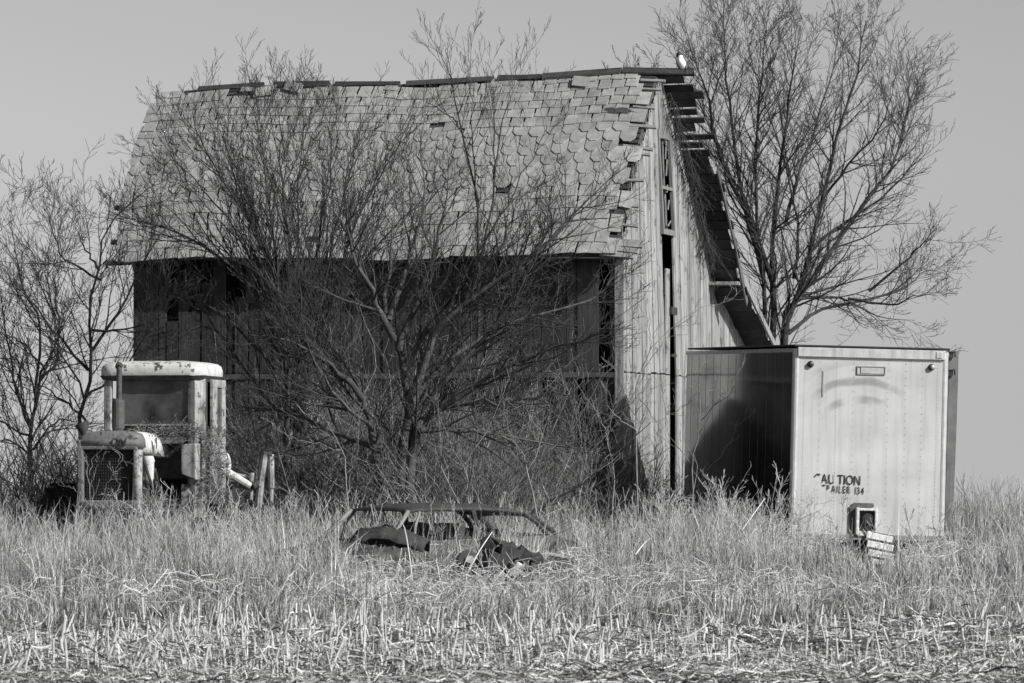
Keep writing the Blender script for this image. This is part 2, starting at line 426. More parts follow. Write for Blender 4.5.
for row in range(ROWS):
    r0 = row / ROWS; r1 = min((row + 1.55) / ROWS, 1.0)
    hexr = 6 <= row <= 11
    pitch = .30 if hexr else .245
    s = vis_edge(r0 + .02) + (pitch / 2 if row % 2 else 0) + random.uniform(-.03, .03)
    if row in (3, 9): s += .22
    if row in (13,): s += .28
    if row in (16, 17): s += .15
    while s < S_END:
        s1 = min(s + pitch - .020, S_END)
        if s1 - s < .07: break
        if not hexr: s1 += random.uniform(-.02, .012)
        rc = r0 + .5 / ROWS
        skip = any(abs(rc - hr) < .03 and abs((s + s1) / 2 - hs) < hw_ for hr, hs, hw_ in holes) or random.random() < .002
        if not skip:
            dr = random.gauss(0, .0024) + (-.008 if random.random() < .02 else 0); tl = random.gauss(0, .0014)
            th = .010 + random.uniform(0, .010)
            lo0, lo1 = th + .012, .006
            def q(sv, rv, top):
                f = (rv - r0) / (r1 - r0); lift = .022 + lo0 * (1 - f) + lo1 * f
                return rp(sv, rv, lift if top else lift - .015)
            if hexr:
                c = .30 * (s1 - s); rh = r0 + dr + .42 / ROWS
                pol = [(s, rh), (s + c, r0 + dr), (s1 - c, r0 + dr), (s1, rh), (s1, r1), (s, r1)]
            else:
                pol = [(s, r0 + dr + tl), (s1, r0 + dr - tl), (s1, r1), (s, r1)]
            n = len(pol); top = [q(a, b, True) for a, b in pol]; bot = [q(a, b, False) for a, b in pol]
            mb.add(top + bot, [tuple(range(n)), tuple(range(n, 2 * n))[::-1]] + [(i, n + i, n + (i + 1) % n, (i + 1) % n) for i in range(n)])
        s += pitch
front_roof = mb.build('shingles', M_shing, barn)
# a few slipped, loose shingles
mb = MB()
for (s, r, a) in ((1.35, .93, .35), (6.55, .965, .5), (7.0, .93, -.4)):
    c = rp(s, r, .09); d1 = (rp(s + .16, r + a * .03, .09) - c); d2 = rp(s, r + .03, .1) - c
    mb.prism([c - d1 - d2, c + d1 - d2, c + d1 + d2, c - d1 + d2], (0, -.01, .008))
mb.build_split('loose_shingle', M_shing, barn)
# front slope battens running the length; they poke past the gable
mb = MB(); pk = MB()
for k in range(34):
    r = .01 + k * .97 / 33; s0 = .02
    poke = .24 * random.uniform(.6, 1.2) if (k in (0, 1, 2, 5, 8, 12, 17, 18, 22, 26, 30, 32)) else -.1
    if k in (0, 1, 2): poke = .30 + .05 * k
    if k > 24 and poke > 0: poke *= .5
    h = .5 / 34
    for (a, b, tgt) in ((0.05, BL + .2, mb), ):
        tgt.loft([[rp(sv, r - h * .7, -.03), rp(sv, r + h * .7, -.03), rp(sv, r + h * .7, -.0), rp(sv, r - h * .7, -.0)] for sv in [a + (b - .08 - a) * q_ / 14 for q_ in range(15)]])
    if poke > 0:
        w2 = h * random.uniform(.5, 1.0) * (1.3 if k < 3 else .6); dz = random.uniform(-.012, .006)
        a = -poke; b = .3
        pk.hexa([rp(a, r - w2 + dz, -.02), rp(b, r - w2, -.02), rp(b, r + w2, -.02), rp(a, r + w2 + dz, -.02), rp(a, r - w2 + dz, .012), rp(b, r - w2, .012), rp(b, r + w2, .012), rp(a, r + w2 + dz, .012)])
mb.build_split('batten', M_sheath, barn); pk.build_split('batten_end', M_lath, barn)
# broken eave boards at the right-hand corner
mb = MB()
for k in range(6):
    a = -.32 + k * .05; z = ZE - .28 - k * .03
    P0 = rp(-.28 + random.uniform(0, .2), .0 + k * .012, -.03 - k * .015); P1 = rp(.9 + random.uniform(0, .5), .0 + k * .012, -.03 - k * .015)
    mb.tube([P0, P1], .02, 4)
mb.build_split('eave_board', M_beam, barn)
# rake lath fragments on the gable edge
mb = MB()
for k in range(16):
    r = .08 + .9 * k / 16; p = rp(-.03, r, -.02); q = rp(-.03 + random.uniform(-.02, .08), r + random.uniform(.03, .09), random.uniform(-.04, .03))
    mb.tube([p, q], .012, 4)
mb.build_split('rake_lath', M_lath, barn)
# rafters
mb = MB()
for k in range(12):
    s = .02 + k * (BL - .1) / 11
    for side in (0, 1):
        for i in range(6):
            r0, r1 = i / 6, (i + 1) / 6
            mb.hexa([rp(s, r0, -.16, side), rp(s + .06, r0, -.16, side), rp(s + .06, r1, -.16, side), rp(s, r1, -.16, side), rp(s, r0, -.025, side), rp(s + .06, r0, -.025, side), rp(s + .06, r1, -.025, side), rp(s, r1, -.025, side)])
mb.build_split('rafter', M_beam, barn)
# far slope: sheathing boards that overhang the gable; upper ones broken with gaps
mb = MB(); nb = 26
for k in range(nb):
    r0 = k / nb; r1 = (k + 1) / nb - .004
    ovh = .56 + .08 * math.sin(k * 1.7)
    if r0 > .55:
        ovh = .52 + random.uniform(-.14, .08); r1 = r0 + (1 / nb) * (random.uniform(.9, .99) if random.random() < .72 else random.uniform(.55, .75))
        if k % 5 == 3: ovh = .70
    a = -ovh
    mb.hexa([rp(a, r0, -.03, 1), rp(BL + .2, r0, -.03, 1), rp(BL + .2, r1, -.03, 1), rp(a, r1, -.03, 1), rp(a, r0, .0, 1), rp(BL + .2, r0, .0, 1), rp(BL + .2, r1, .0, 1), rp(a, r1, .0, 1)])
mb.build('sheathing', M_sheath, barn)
mb = MB(); # far slope shingles (thin courses, back of roof)
for row in range(ROWS):
    r0 = row / ROWS; r1 = min(1, (row + 1.2) / ROWS)
    if r0 > .55: a = .25
    else: a = -.5
    s = a
    while s < S_END:
        s1 = min(s + .5, S_END)
        mb.hexa([rp(s, r0, .012, 1), rp(s1 - .01, r0, .012, 1), rp(s1 - .01, r1, .005, 1), rp(s, r1, .005, 1), rp(s, r0, .035, 1), rp(s1 - .01, r0, .035, 1), rp(s1 - .01, r1, .018, 1), rp(s, r1, .018, 1)])
        s += .5
mb.build('back_shingles', M_shing, barn)
# rake boards along the far slope's outer edge
mb = MB()
for i in range(10):
    r0, r1 = i / 18, (i + 1) / 18
    mb.hexa([rp(-.60, r0, -.10, 1), rp(-.57, r0, -.10, 1), rp(-.57, r1, -.10, 1), rp(-.60, r1, -.10, 1), rp(-.60, r0, .05, 1), rp(-.57, r0, .05, 1), rp(-.57, r1, .05, 1), rp(-.60, r1, .05, 1)])
mb.build('rake_board', M_beam, barn)
# ridge cap boards, broken and uneven
mb = MB()
s = -.62
while s < BL - .9:
    ln = random.uniform(.5, 1.9); s1 = min(s + ln, BL - .1)
    a = rp(s, 1, .055); b = rp(s1 - .03, 1, .055); dz = random.uniform(-.03, .02)
    thk = .035 if s < 1.0 else random.choice([.004, .010, .018])
    for sd_ in (-1, 1):
        o1 = VV_ * sd_ * .10 + Vector((0, 0, -.07 + .02 * dz * 30))
        mb.hexa([a, b, b + o1, a + o1, a + Vector((0, 0, thk + .01 + dz * .4)), b + Vector((0, 0, thk + .01)), b + o1 + Vector((0, 0, thk)), a + o1 + Vector((0, 0, thk))])
    s = s1 + (random.uniform(0, .15) if s > 1 else 0)
mb.build('ridge_cap', M_sheath, barn, jit=.014)
# left verge timber ends and finial splinter
mb = MB()
for r_ in (.02, .13, .30): 
    mb.tube([rp(BL + .1, r_, -.05), rp(BL + .38 + .1 * (r_ < .1), r_, -.06)], .05, 5)
mb.tube([rp(BL + .2, .99, 0), rp(BL + .24, 1, .16)], .012, 4)
mb.build_split('purlin_end', M_beam, barn)
# lean-to roof on the far side
def lp(s, t, lift=0):
    z = ZR - .04 - (t - BW) * .385 + lift; return B(s, t, z)
mb = MB(); t = BW - .05
while t < BT:
    t1 = t + .19; a = -.55 - .05 * math.sin(t * 5)
    mb.hexa([lp(a, t, .03), lp(BL, t, .03), lp(BL, t1, .03), lp(a, t1, .03), lp(a, t, .07), lp(BL, t, .07), lp(BL, t1, .07), lp(a, t1, .07)]); t += .2
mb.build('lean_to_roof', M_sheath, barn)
mb = MB(); mb.hexa([lp(-.6, BW - .1, .02), lp(-.56, BW - .1, .02), lp(-.56, BT, .02), lp(-.6, BT, .02), lp(-.6, BW - .1, .15), lp(-.56, BW - .1, .15), lp(-.56, BT, .15), lp(-.6, BT, .15)])
board(mb, -.56, .0, ZR - .10, ZR - .04, BW - .35, BW + .38)
mb.build('lean_to_trim', M_gable, barn)
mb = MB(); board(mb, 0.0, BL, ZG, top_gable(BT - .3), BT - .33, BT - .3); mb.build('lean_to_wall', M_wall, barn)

# ------------------------------------------------------------------ trailer
def trailer():
    pN = W(789.5, 537, 88); d = R(9.3)
    root = empty('semi_trailer', (pN.x, pN.y, pN.z - .40), (R(1.2), R(1.2), d), 'long pale box trailer with a stencilled front panel, parked beside the barn', 'trailer')
    # local: x right across the front, y back along trailer, z up from ground; body bottom at .40
    Wd, Ln, H0, H1 = 2.44, 8.5, .40, 3.32
    Mp = bpy.data.materials.new('trailer_panel'); Mp.use_nodes = True; nt = Mp.node_tree; N = nt.nodes; L = nt.links; b = N['Principled BSDF']
    b.inputs['Roughness'].default_value = .5; b.inputs['Specular IOR Level'].default_value = .4
    tc = N.new('ShaderNodeTexCoord'); n1 = N.new('ShaderNodeTexNoise'); n1.inputs['Scale'].default_value = 1.6; n1.inputs['Detail'].default_value = 7; L.new(tc.outputs['Object'], n1.inputs['Vector'])
    mr = N.new('ShaderNodeMapRange'); mr.inputs[1].default_value = .3; mr.inputs[2].default_value = .7; mr.inputs[3].default_value = .44; mr.inputs[4].default_value = .58; L.new(n1.outputs['Fac'], mr.inputs[0])
    # rubbed arcs worn by swinging hoses: rings round a point low on the panel, broken up by noise
    mp = N.new('ShaderNodeMapping'); mp.inputs['Location'].default_value = (-1.05, 0, -1.65); L.new(tc.outputs['Object'], mp.inputs['Vector'])
    ln_ = N.new('ShaderNodeVectorMath'); ln_.operation = 'LENGTH'; L.new(mp.outputs[0], ln_.inputs[0])
    nz = N.new('ShaderNodeTexNoise'); nz.inputs['Scale'].default_value = 1.3; L.new(tc.outputs['Object'], nz.inputs['Vector'])
    ad = N.new('ShaderNodeMath'); ad.operation = 'MULTIPLY_ADD'; ad.inputs[1].default_value = .16; L.new(nz.outputs['Fac'], ad.inputs[0]); L.new(ln_.outputs['Value'], ad.inputs[2])
    sn = N.new('ShaderNodeMath'); sn.operation = 'MULTIPLY'; sn.inputs[1].default_value = 21; L.new(ad.outputs[0], sn.inputs[0])
    s2 = N.new('ShaderNodeMath'); s2.operation = 'SINE'; L.new(sn.outputs[0], s2.inputs[0])
    sm = N.new('ShaderNodeMapRange'); sm.interpolation_type = 'SMOOTHSTEP'; sm.inputs[1].default_value = -.2; sm.inputs[2].default_value = 1.0; L.new(s2.outputs[0], sm.inputs[0])
    rw = N.new('ShaderNodeMapRange'); rw.interpolation_type = 'SMOOTHSTEP'; rw.inputs[1].default_value = .5; rw.inputs[2].default_value = .85; L.new(ln_.outputs['Value'], rw.inputs[0])
    sx_ = N.new('ShaderNodeSeparateXYZ'); L.new(tc.outputs['Object'], sx_.inputs[0])
    n3 = N.new('ShaderNodeTexNoise'); n3.inputs['Scale'].default_value = 1.9; n3.inputs['Detail'].default_value = 2; L.new(tc.outputs['Object'], n3.inputs['Vector'])
    r3 = N.new('ShaderNodeMapRange'); r3.interpolation_type = 'SMOOTHSTEP'; r3.inputs[1].default_value = .36; r3.inputs[2].default_value = .56; L.new(n3.outputs['Fac'], r3.inputs[0])
    zt = N.new('ShaderNodeMapRange'); zt.interpolation_type = 'SMOOTHSTEP'; zt.inputs[1].default_value = 1.0; zt.inputs[2].default_value = .35; vd = N.new('ShaderNodeVectorMath'); vd.operation = 'MULTIPLY_ADD'; vd.inputs[1].default_value = (1.0, 0, 1.7); vd.inputs[2].default_value = (-.95, 0, -4.55); L.new(tc.outputs['Object'], vd.inputs[0]); vl = N.new('ShaderNodeVectorMath'); vl.operation = 'LENGTH'; L.new(vd.outputs[0], vl.inputs[0]); L.new(vl.outputs['Value'], zt.inputs[0])
    m1 = N.new('ShaderNodeMath'); m1.operation = 'MULTIPLY'; L.new(sm.outputs[0], m1.inputs[0]); L.new(rw.outputs[0], m1.inputs[1])
    m2 = N.new('ShaderNodeMath'); m2.operation = 'MULTIPLY'; L.new(m1.outputs[0], m2.inputs[0]); L.new(r3.outputs[0], m2.inputs[1])
    m3 = N.new('ShaderNodeMath'); m3.operation = 'MULTIPLY'; L.new(m2.outputs[0], m3.inputs[0]); L.new(zt.outputs[0], m3.inputs[1])
    mx = N.new('ShaderNodeMix'); mx.data_type = 'FLOAT'; m4 = N.new('ShaderNodeMath'); m4.operation = 'MULTIPLY'; m4.inputs[1].default_value = .6; L.new(m3.outputs[0], m4.inputs[0])
    L.new(m4.outputs[0], mx.inputs[0]); L.new(mr.outputs[0], mx.inputs[2]); mx.inputs[3].default_value = .15
    mp5 = N.new('ShaderNodeMapping'); mp5.inputs['Scale'].default_value = (7, 7, .5); L.new(tc.outputs['Object'], mp5.inputs['Vector']); n5 = N.new('ShaderNodeTexNoise'); n5.inputs['Scale'].default_value = 1.6; n5.inputs['Detail'].default_value = 6; L.new(mp5.outputs[0], n5.inputs['Vector'])
    r5 = N.new('ShaderNodeMapRange'); r5.inputs[1].default_value = .48; r5.inputs[2].default_value = .8; r5.inputs[3].default_value = 1; r5.inputs[4].default_value = .8; L.new(n5.outputs['Fac'], r5.inputs[0])
    m6 = N.new('ShaderNodeMath'); m6.operation = 'MULTIPLY'; L.new(mx.outputs[0], m6.inputs[0]); L.new(r5.outputs[0], m6.inputs[1]); L.new(m6.outputs[0], b.inputs['Base Color'])
    bp = N.new('ShaderNodeBump'); bp.inputs['Strength'].default_value = .25; bp.inputs['Distance'].default_value = .03; L.new(n1.outputs['Fac'], bp.inputs['Height']); L.new(bp.outputs[0], b.inputs['Normal'])
    Mrail = gm('trailer_rail', .52, .15, 8, .4, metal=.2, spots=.3, spot_v=.15, streak=.3)
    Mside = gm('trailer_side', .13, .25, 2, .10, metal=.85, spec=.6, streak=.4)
    Mdk = gm('dark_metal', .03, .4, 8, .6)
    Mrivet = gm('rivet', .3, .2, 8, .5, metal=.3)
    
    mb = MB()
    for x in (.045, Wd - .045):
        mb.tube([(x, .055, H0), (x, .055, H1)], .062, 14)
    mb.build_split('corner_post', Mrail, root, smooth=False)
    mb = MB(); mb.box((Wd / 2, -.012, H1 - .05), (Wd - .10, .05, .15)); mb.build('top_rail', Mrail, root, bevel=.01)
    mb = MB(); mb.box((Wd - .15, -.04, H1 - .05), (.10, .02, .10)); mb.build('corner_plate', Mrail, root, bevel=.008)
    mb = MB(); mb.box((Wd / 2, .03, H0 + .02), (Wd - .02, .12, .09)); mb.build('bottom_rail', gm('dirty_rail', .25, .3, 6, .6), root, bevel=.01)
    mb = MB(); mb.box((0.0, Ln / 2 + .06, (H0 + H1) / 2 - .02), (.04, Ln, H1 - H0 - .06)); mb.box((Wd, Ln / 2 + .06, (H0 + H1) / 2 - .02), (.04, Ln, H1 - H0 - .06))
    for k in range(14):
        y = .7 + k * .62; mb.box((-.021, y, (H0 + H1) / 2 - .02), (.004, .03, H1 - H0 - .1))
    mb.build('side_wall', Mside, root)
    mb = MB(); mb.box((-.01, Ln / 2 + .1, H1 - .03), (.06, Ln, .06)); mb.box((Wd + .01, Ln / 2 + .1, H1 - .03), (.06, Ln, .06)); mb.build_split('side_rail', Mrail, root)
    mb = MB(); mb.box((Wd / 2, Ln / 2, H1 + .045), (Wd + .04, Ln + .1, .03)); mb.build('roof', Mdk, root, bevel=.01)
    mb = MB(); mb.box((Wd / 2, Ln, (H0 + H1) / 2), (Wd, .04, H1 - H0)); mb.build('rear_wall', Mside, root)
    mb = MB(); mb.box((Wd / 2, Ln / 2, H0 + .06), (Wd - .1, Ln - .2, .04)); mb.build('deck', Mdk, root)
    mb = MB()
    for x in (.8, 1.64): mb.box((x, Ln / 2, H0 - .12), (.12, Ln - .6, .2))
    for y in (.4, 1.4, 2.4): mb.box((Wd / 2, y, H0 - .05), (Wd - .2, .08, .08))
    mb.tube([(1.75, .3, H0 + .05), (1.8, .15, -.02)], .06, 8); mb.tube([(1.55, .9, H0), (1.55, .9, -.1)], .07, 8); mb.box((1.95, .35, H0 - .12), (.35, .3, .18))
    mb.build('undercarriage', Mdk, root)
    # rivets in rows
    mb = MB()
    def riv(x, z):
        r = .006; mb.add([(x - r, -.0, z), (x, -.0, z - r), (x + r, -.0, z), (x, 0, z + r), (x, -.0 - .013, z)], [(0, 1, 4), (1, 2, 4), (2, 3, 4), (3, 0, 4)])
    for x in (.17, .42, .68, .95, 1.22, 1.50, 1.78, 2.04, 2.28):
        st = .055 if x in (.17, 2.28, .68) else .11; z = H0 + .08
        while z < H1 - .16: riv(x, z); z += st
    x = .15
    while x < Wd - .1: riv(x, H1 - .16); x += .045
    nv = len(mb.f); mb.box((Wd / 2, .02, (H0 + H1) / 2), (Wd - .16, .03, H1 - H0 - .02)); fp = mb.build('front_panel', Mp, root); fp.data.materials.append(Mrivet)
    for i_, p_ in enumerate(fp.data.polygons):
        if i_ < nv: p_.material_index = 1
    # seam in upper left
    mb = MB(); mb.box((.46, 0, 2.78), (.018, .012, .40)); mb.build('strip', Mrivet, root)
    # clearance lamps
    Mlamp = gm('lamp_lens', .10, .3, 20, .2, spec=.8)
    for x in (.26, 2.18):
        z = 3.08
        lb = MB(); lb.tube([(x, .01, z), (x, -.045, z)], [.055, .045], 14); lo = lb.build('marker_lamp', Mdk, root, smooth=False)
        l2 = MB(); l2.tube([(x + .005, -.045, z + .003), (x + .005, -.06, z + .003), (x + .005, -.07, z)], [.038, .034, .012], 12); l2.build('lens', Mlamp if x < 1 else Mrail, lo, smooth=True)
    # name plate holder
    mb = MB()
    for (a, b_, c, e) in ((1.22, 3.065, .44, .012), (1.22, 2.945, .44, .012)): mb.box((a, -.006, b_), (c, .02, e))
    for x in (1.0, 1.44): mb.box((x, -.006, 3.005), (.012, .02, .13))
    mb.build('plate_holder', Mrivet, root); mb = MB(); mb.box((1.24, -.004, 3.005), (.36, .012, .09)); mb.build('plate', gm('plate_face', .42, .25, 12, .6), root)
    # connector box
    mb = MB(); cx_, cz_ = 1.17, H0 + .27
    mb.box((cx_ - .13, -.05, cz_), (.05, .12, .42)); mb.box((cx_ + .17, -.03, cz_), (.04, .08, .42)); mb.box((cx_ + .02, -.05, cz_ + .18), (.3, .1, .04)); mb.box((cx_ + .02, -.03, cz_ - .19), (.3, .08, .08))
    mb.build('socket_box', gm('worn_box', .62, .3, 12, .6, spots=.42, spot_v=.08, spot_scale=14), root, bevel=.012)
    mb = MB(); mb.box((cx_ + .02, .0, cz_), (.26, .02, .32)); mb.tube([(cx_ + .04, -.02, cz_ + .04), (cx_ + .04, -.06, cz_ + .04)], .085, 14)
    mb.tube([(cx_ + .0, -.05, cz_ + .04), (cx_ - .02, -.1, cz_ - .1), (cx_ + .1, -.1, cz_ - .25)], .018, 6); mb.build('socket', Mdk, root)
    mb = MB(); mb.box((cx_ - .03, -.012, cz_ + .25), (.34, .015, .05)); mb.box((cx_ - .2, -.012, cz_ + .02), (.07, .015, .42)); mb.build('soot_frame', gm('grime', .09, .5, 14, .9), root, jit=.012)
    # striped mud flap hanging askew
    Ms = gm('flap_white', .72, .25, 14, .6, spots=.36, spot_v=.2, spot_scale=16)
    fl = MB()
    rot = Matrix.Rotation(R(10), 3, 'Y')
    for k in range(4):
        c = Vector((cx_ + .20 + k * .012, -.20 - k * .01, H0 + .03 - k * .135)); fl.box(c, (.42 - (.03 * (k == 3)), .03, .098), rot)
    fo = fl.build('striped_flap', Ms, root, bevel=.008)
    fb = MB(); fb.box((cx_ + .22, -.178, H0 - .16), (.40, .02, .50), rot); fb.build('flap_backing', gm('flap_dark', .12, .3, 8, .8), fo)
    # weathered board standing at the right-hand corner, with two straps
    mb = MB()
    P = []
    for k in range(9):
        f = k / 8; z = H0 + .13 + f * (H1 - H0 - .10); bow = .012 * math.sin(f * 3.1) - .04 * (1 - f)
        P.append([Vector((Wd + .055, .16, z)), Vector((Wd + .20 + bow, .14, z)), Vector((Wd + .215 + bow, .2, z)), Vector((Wd + .055, .22, z))])
    mb.loft(P); mb.build('side_flange', gm('flange', .20, .3, 3, .7, streak=.4), root)
    mb = MB()
    for z in (H1 - .04, H1 - .32): mb.box((Wd + .06, .13, z), (.10, .05, .09)); mb.tube([(Wd + .02, .1, z + .04), (Wd + .13, .1, z + .05), (Wd + .14, .1, z - .03)], .015, 6)
    mb.build_split('hinge', Mdk, root)
    # stencilled warning
    Mt = gm('stencil_paint', .035, .5, 30, .8)
    def letters(txt, x0, z0, h, wscale, adv, cuts={}, tilt=0):
        x = x0; vs = []; fs = []
        for i, ch in enumerate(txt):
            if ch == ' ': x += adv * .45; continue
            cu = bpy.data.curves.new('t', 'FONT'); cu.body = ch; cu.size = h * 1.42; cu.extrude = .002; cu.offset = 0 if h > .12 else h * .012
            ob = bpy.data.objects.new('t', cu); COL.objects.link(ob)
            me = bpy.data.meshes.new_from_object(ob.evaluated_get(bpy.context.evaluated_depsgraph_get()))
            bpy.data.objects.remove(ob); bm = bmesh.new(); bm.from_mesh(me)
            xs = [v.co.x for v in bm.verts]; mn = min(xs); wd = max(xs) - mn
            for (co, no) in cuts.get(i, []):
                g = bm.verts[:] + bm.edges[:] + bm.faces[:]
                bmesh.ops.bisect_plane(bm, geom=g, plane_co=(mn + co[0] * wd, co[1] * h, 0), plane_no=no, clear_outer=True)
            bm.verts.index_update(); k = len(vs)
            for v in bm.verts: vs.append((x + (v.co.x - mn) * wscale, -.008 - v.co.z, z0 + v.co.y - tilt * (x - x0)))
            for f in bm.faces: fs.append(tuple(v.index + k for v in f.verts))
            bm.free(); x += (wd * wscale + adv * .18) if ch != 'I' else wd * wscale + adv * .2
        return vs, fs
    vs, fs = letters('CAU TION', .36, H0 + .845, .150, .72, .085, {0: [((.5, .62, 0), (0, -1, 0))], 2: [((.88, 0, 0), (1, 0, 0))], 1: [((.1, .0, 0), (-1, .25, 0))]}, .03)
    me = bpy.data.meshes.new('stencil'); me.from_pydata(vs, [], fs); me.materials.append(Mt); new_obj('stencil', me, root)
    vs, fs = letters('TRAILER 134', .49, H0 + .715, .110, .56, .135, {0: [((.5, .72, 0), (0, -1, 0))], 1: [((.5, .4, 0), (.3, -1, 0))]}, .05)
    me = bpy.data.meshes.new('stencil'); me.from_pydata(vs, [], fs); me.materials.append(Mt); new_obj('stencil', me, root)
trailer()

# ------------------------------------------------------------------ tractor with cab
def tractor():
    D = 84; a = R(13)
    g0 = W(110, 560, D); root = empty('tractor', (g0.x, g0.y, .78), (R(0), R(0), -a), 'rusty old cab tractor with a pale peeling roof, sunk in weeds', 'tractor')
    # local x right, y back, z up. image scale ~67.7 px per metre; z=0 -> y~573
    sc = 67.7
    def X(px, y=0): return (((px - 512) * (1 + y / D) + 402) / sc - y * math.sin(a)) / math.cos(a)
    def Z(py): return (573 - py) / sc
    Mw = gm('peeling_pale_paint', .60, .3, 5, .65, spots=.45, spot_v=.09, spot_scale=5, bump=.3)
    Mb = gm('faded_body_paint', .18, .45, 5, .7, spots=.47, spot_v=.06, spot_scale=5, bump=.3, streak=.4)
    Mpl = gm('faded_pillar_paint', .33, .4, 5, .7, spots=.45, spot_v=.07, spot_scale=6, streak=.7, bump=.3)
    Mr = gm('rust_dark', .055, .5, 10, .85, bump=.5)
    Mk = gm('tyre_rubber', .025, .4, 8, .8)
    Mg = gm('glass_painted_reflections', .07, .75, 2.5, .3, spec=.5)  # uneven reflections painted into the glass colour as strong noise
    Mm = gm('muffler_metal', .08, .4, 7, .7, spots=.4, spot_v=.04, streak=.3)
    gw = X(142) - X(77); xl = X(77); xr = X(142)
    # radiator surround
    mb = MB(); mb.tube([(xr - .07, 0, Z(510)), (xr - .06, 0, Z(450))], [.075, .07], 12); mb.build('grille_post', Mpl, root, smooth=True)
    mb = MB(); mb.box((xl + .05, 0, (Z(508) + Z(440)) / 2), (.09, .12, Z(440) - Z(508))); mb.build('grille_post', Mb, root, bevel=.02)
    mb = MB(); mb.box(((xl + xr) / 2, -.005, Z(505)), (gw - .02, .14, .13)); mb.build('grille_sill', Mb, root, bevel=.03)
    mb = MB(); mb.box(((xl + xr) / 2, -.01, Z(448)), (gw - .12, .1, .06)); mb.build('grille_rail', Mb, root, bevel=.015)
    mb = MB(); mb.box(((xl + xr) / 2, .06, (Z(502) + Z(450)) / 2), (gw - .1, .04, Z(450) - Z(502))); mb.build('radiator', Mr, root)
    mb = MB(); nx_ = 22
    for k in range(nx_):
        x = xl + .1 + (gw - .22) * k / (nx_ - 1); mb.tube([(x, .02, Z(503)), (x, .02, Z(449))], .006, 4)
    for k in range(18):
        z = Z(502) + (Z(450) - Z(502)) * k / 17; mb.tube([(xl + .09, .012, z), (xr - .12, .012, z)], .005, 4)
    mb.build('grille_mesh', gm('grille_wire', .03, .4, 6, .7), root)
    # hood: rounded nose cross-section lofted backward
    def ring(y, x0, x1, zb, zt, n=12):
        out = []
        for k in range(n + 1):
            q = math.pi * k / n; c = math.cos(q); s = math.sin(q)
            cc = math.copysign(abs(c) ** .55, c); out.append(Vector(((x0 + x1) / 2 - cc * (x1 - x0) / 2, y, zb + (zt - zb) * s ** .55)))
        return out
    mb = MB(); R_ = [ring(-.06, xl + .05, xr - .04, Z(446), Z(438)), ring(0, xl + .0, xr, Z(447), Z(431.5)), ring(.22, xl, xr, Z(448), Z(430.5)), ring(.24, xl + .01, xr - .01, Z(448), Z(431.5))]
    mb.loft(R_); nose = mb.build('hood_nose', Mb, root, smooth=True)
    mb = MB(); R_ = [ring(.25, xl + .02, xr - .01, Z(451), Z(431)), ring(.8, xl + .04, xr, Z(454), Z(431)), ring(1.28, xl + .05, xr + .04, Z(458), Z(431))]
    mb.loft(R_); mb.build('hood', Mw, root, smooth=True)
    # partly lost raised maker lettering: only the last letters can be read
    vs = []; fs = []
    x = X(113)
    for ch in 'ON':
        cu = bpy.data.curves.new('t', 'FONT'); cu.body = ch; cu.size = .15; cu.extrude = .012
        ob = bpy.data.objects.new('t', cu); COL.objects.link(ob); me = bpy.data.meshes.new_from_object(ob.evaluated_get(bpy.context.evaluated_depsgraph_get())); bpy.data.objects.remove(ob)
        k = len(vs); mnx = min(v.co.x for v in me.vertices)
        vs += [(x + v.co.x - mnx, -.085 - v.co.z + (v.co.y) * .35, Z(445.5) + v.co.y) for v in me.vertices]; fs += [tuple(i + k for i in p.vertices) for p in me.polygons]; x += .125
    me = bpy.data.meshes.new('lettering'); me.from_pydata(vs, [], fs); me.materials.append(Mr); new_obj('lettering', me, nose)
    # engine, filter, brace
    mb = MB(); mb.box(((xl + xr) / 2, .75, Z(490)), (.5, 1.1, .75)); mb.tube([(xr - .15, .5, Z(497)), (xr - .05, .5, Z(497))], .12, 10)
    mb.tube([(xr - .1, .3, Z(480)), (xr - .05, .8, Z(470)), (xr - .1, 1.2, Z(490))], .04, 8); mb.box((xr - .12, .9, Z(505)), (.3, .5, .25)); mb.build('engine', Mr, root, bevel=.02)
    mb = MB(); mb.tube([(xr - .02, .42, Z(484)), (xr - .02, .42, Z(478)), (xr - .02, .42, Z(463)), (xr - .02, .42, Z(461)), (xr - .02, .42, Z(456))], [.05, .08, .085, .095, .07], 12); mb.build('oil_filter', Mw, root, smooth=True)
    mb = MB(); mb.tube([(xr + .0, .02, Z(455)), (xr + .18, .25, Z(507))], .022, 6); mb.tube([(xr - .2, .1, Z(506)), (xr + .5, .35, Z(506))], .03, 6); mb.build('brace', Mr, root)
    mb = MB()
    for k in range(5): mb.tube([(xr - .1 - .03 * k, .4 + .12 * k, Z(462 + 5 * k)), (xr + .02, .5 + .1 * k, Z(475 + 4 * k)), (xr - .05, .7 + .1 * k, Z(495))], .016, 6)
    mb.build_split('hose', Mr, root, smooth=True)
    mb = MB()
    for k in range(7): mb.tube([(xr - .06, -.085, Z(505 - 9 * k)), (xr - .06, -.10, Z(505 - 9 * k))], .012, 6)
    for k in range(6): mb.box((xr + .012, .35 + .15 * k, Z(436)), (.012, .02, .02))
    mb.build_split('bolt', Mr, root)
    mb = MB(); mb.box((xr - .005, .76, Z(443)), (.02, .012, .16)); mb.build('hood_seam', Mr, root)
    # headlamp at left
    mb = MB(); xx = xl + .03
    mb.tube([(xx + .06, .02, Z(440)), (xx + .05, .02, Z(433)), (xx + .03, .02, Z(425)), (xx + .02, .02, Z(423.5))], [.02, .05, .12, .10], 12); hl = mb.build('headlamp', Mr, root, smooth=True)
    mb = MB(); mb.tube([(xx + .05, .04, Z(436)), (xx + .05, .04, Z(445))], .03, 8); mb.build('lamp_stem', Mw, hl)
    # exhaust
    mb = MB(); ex = X(118, .45); y = .45
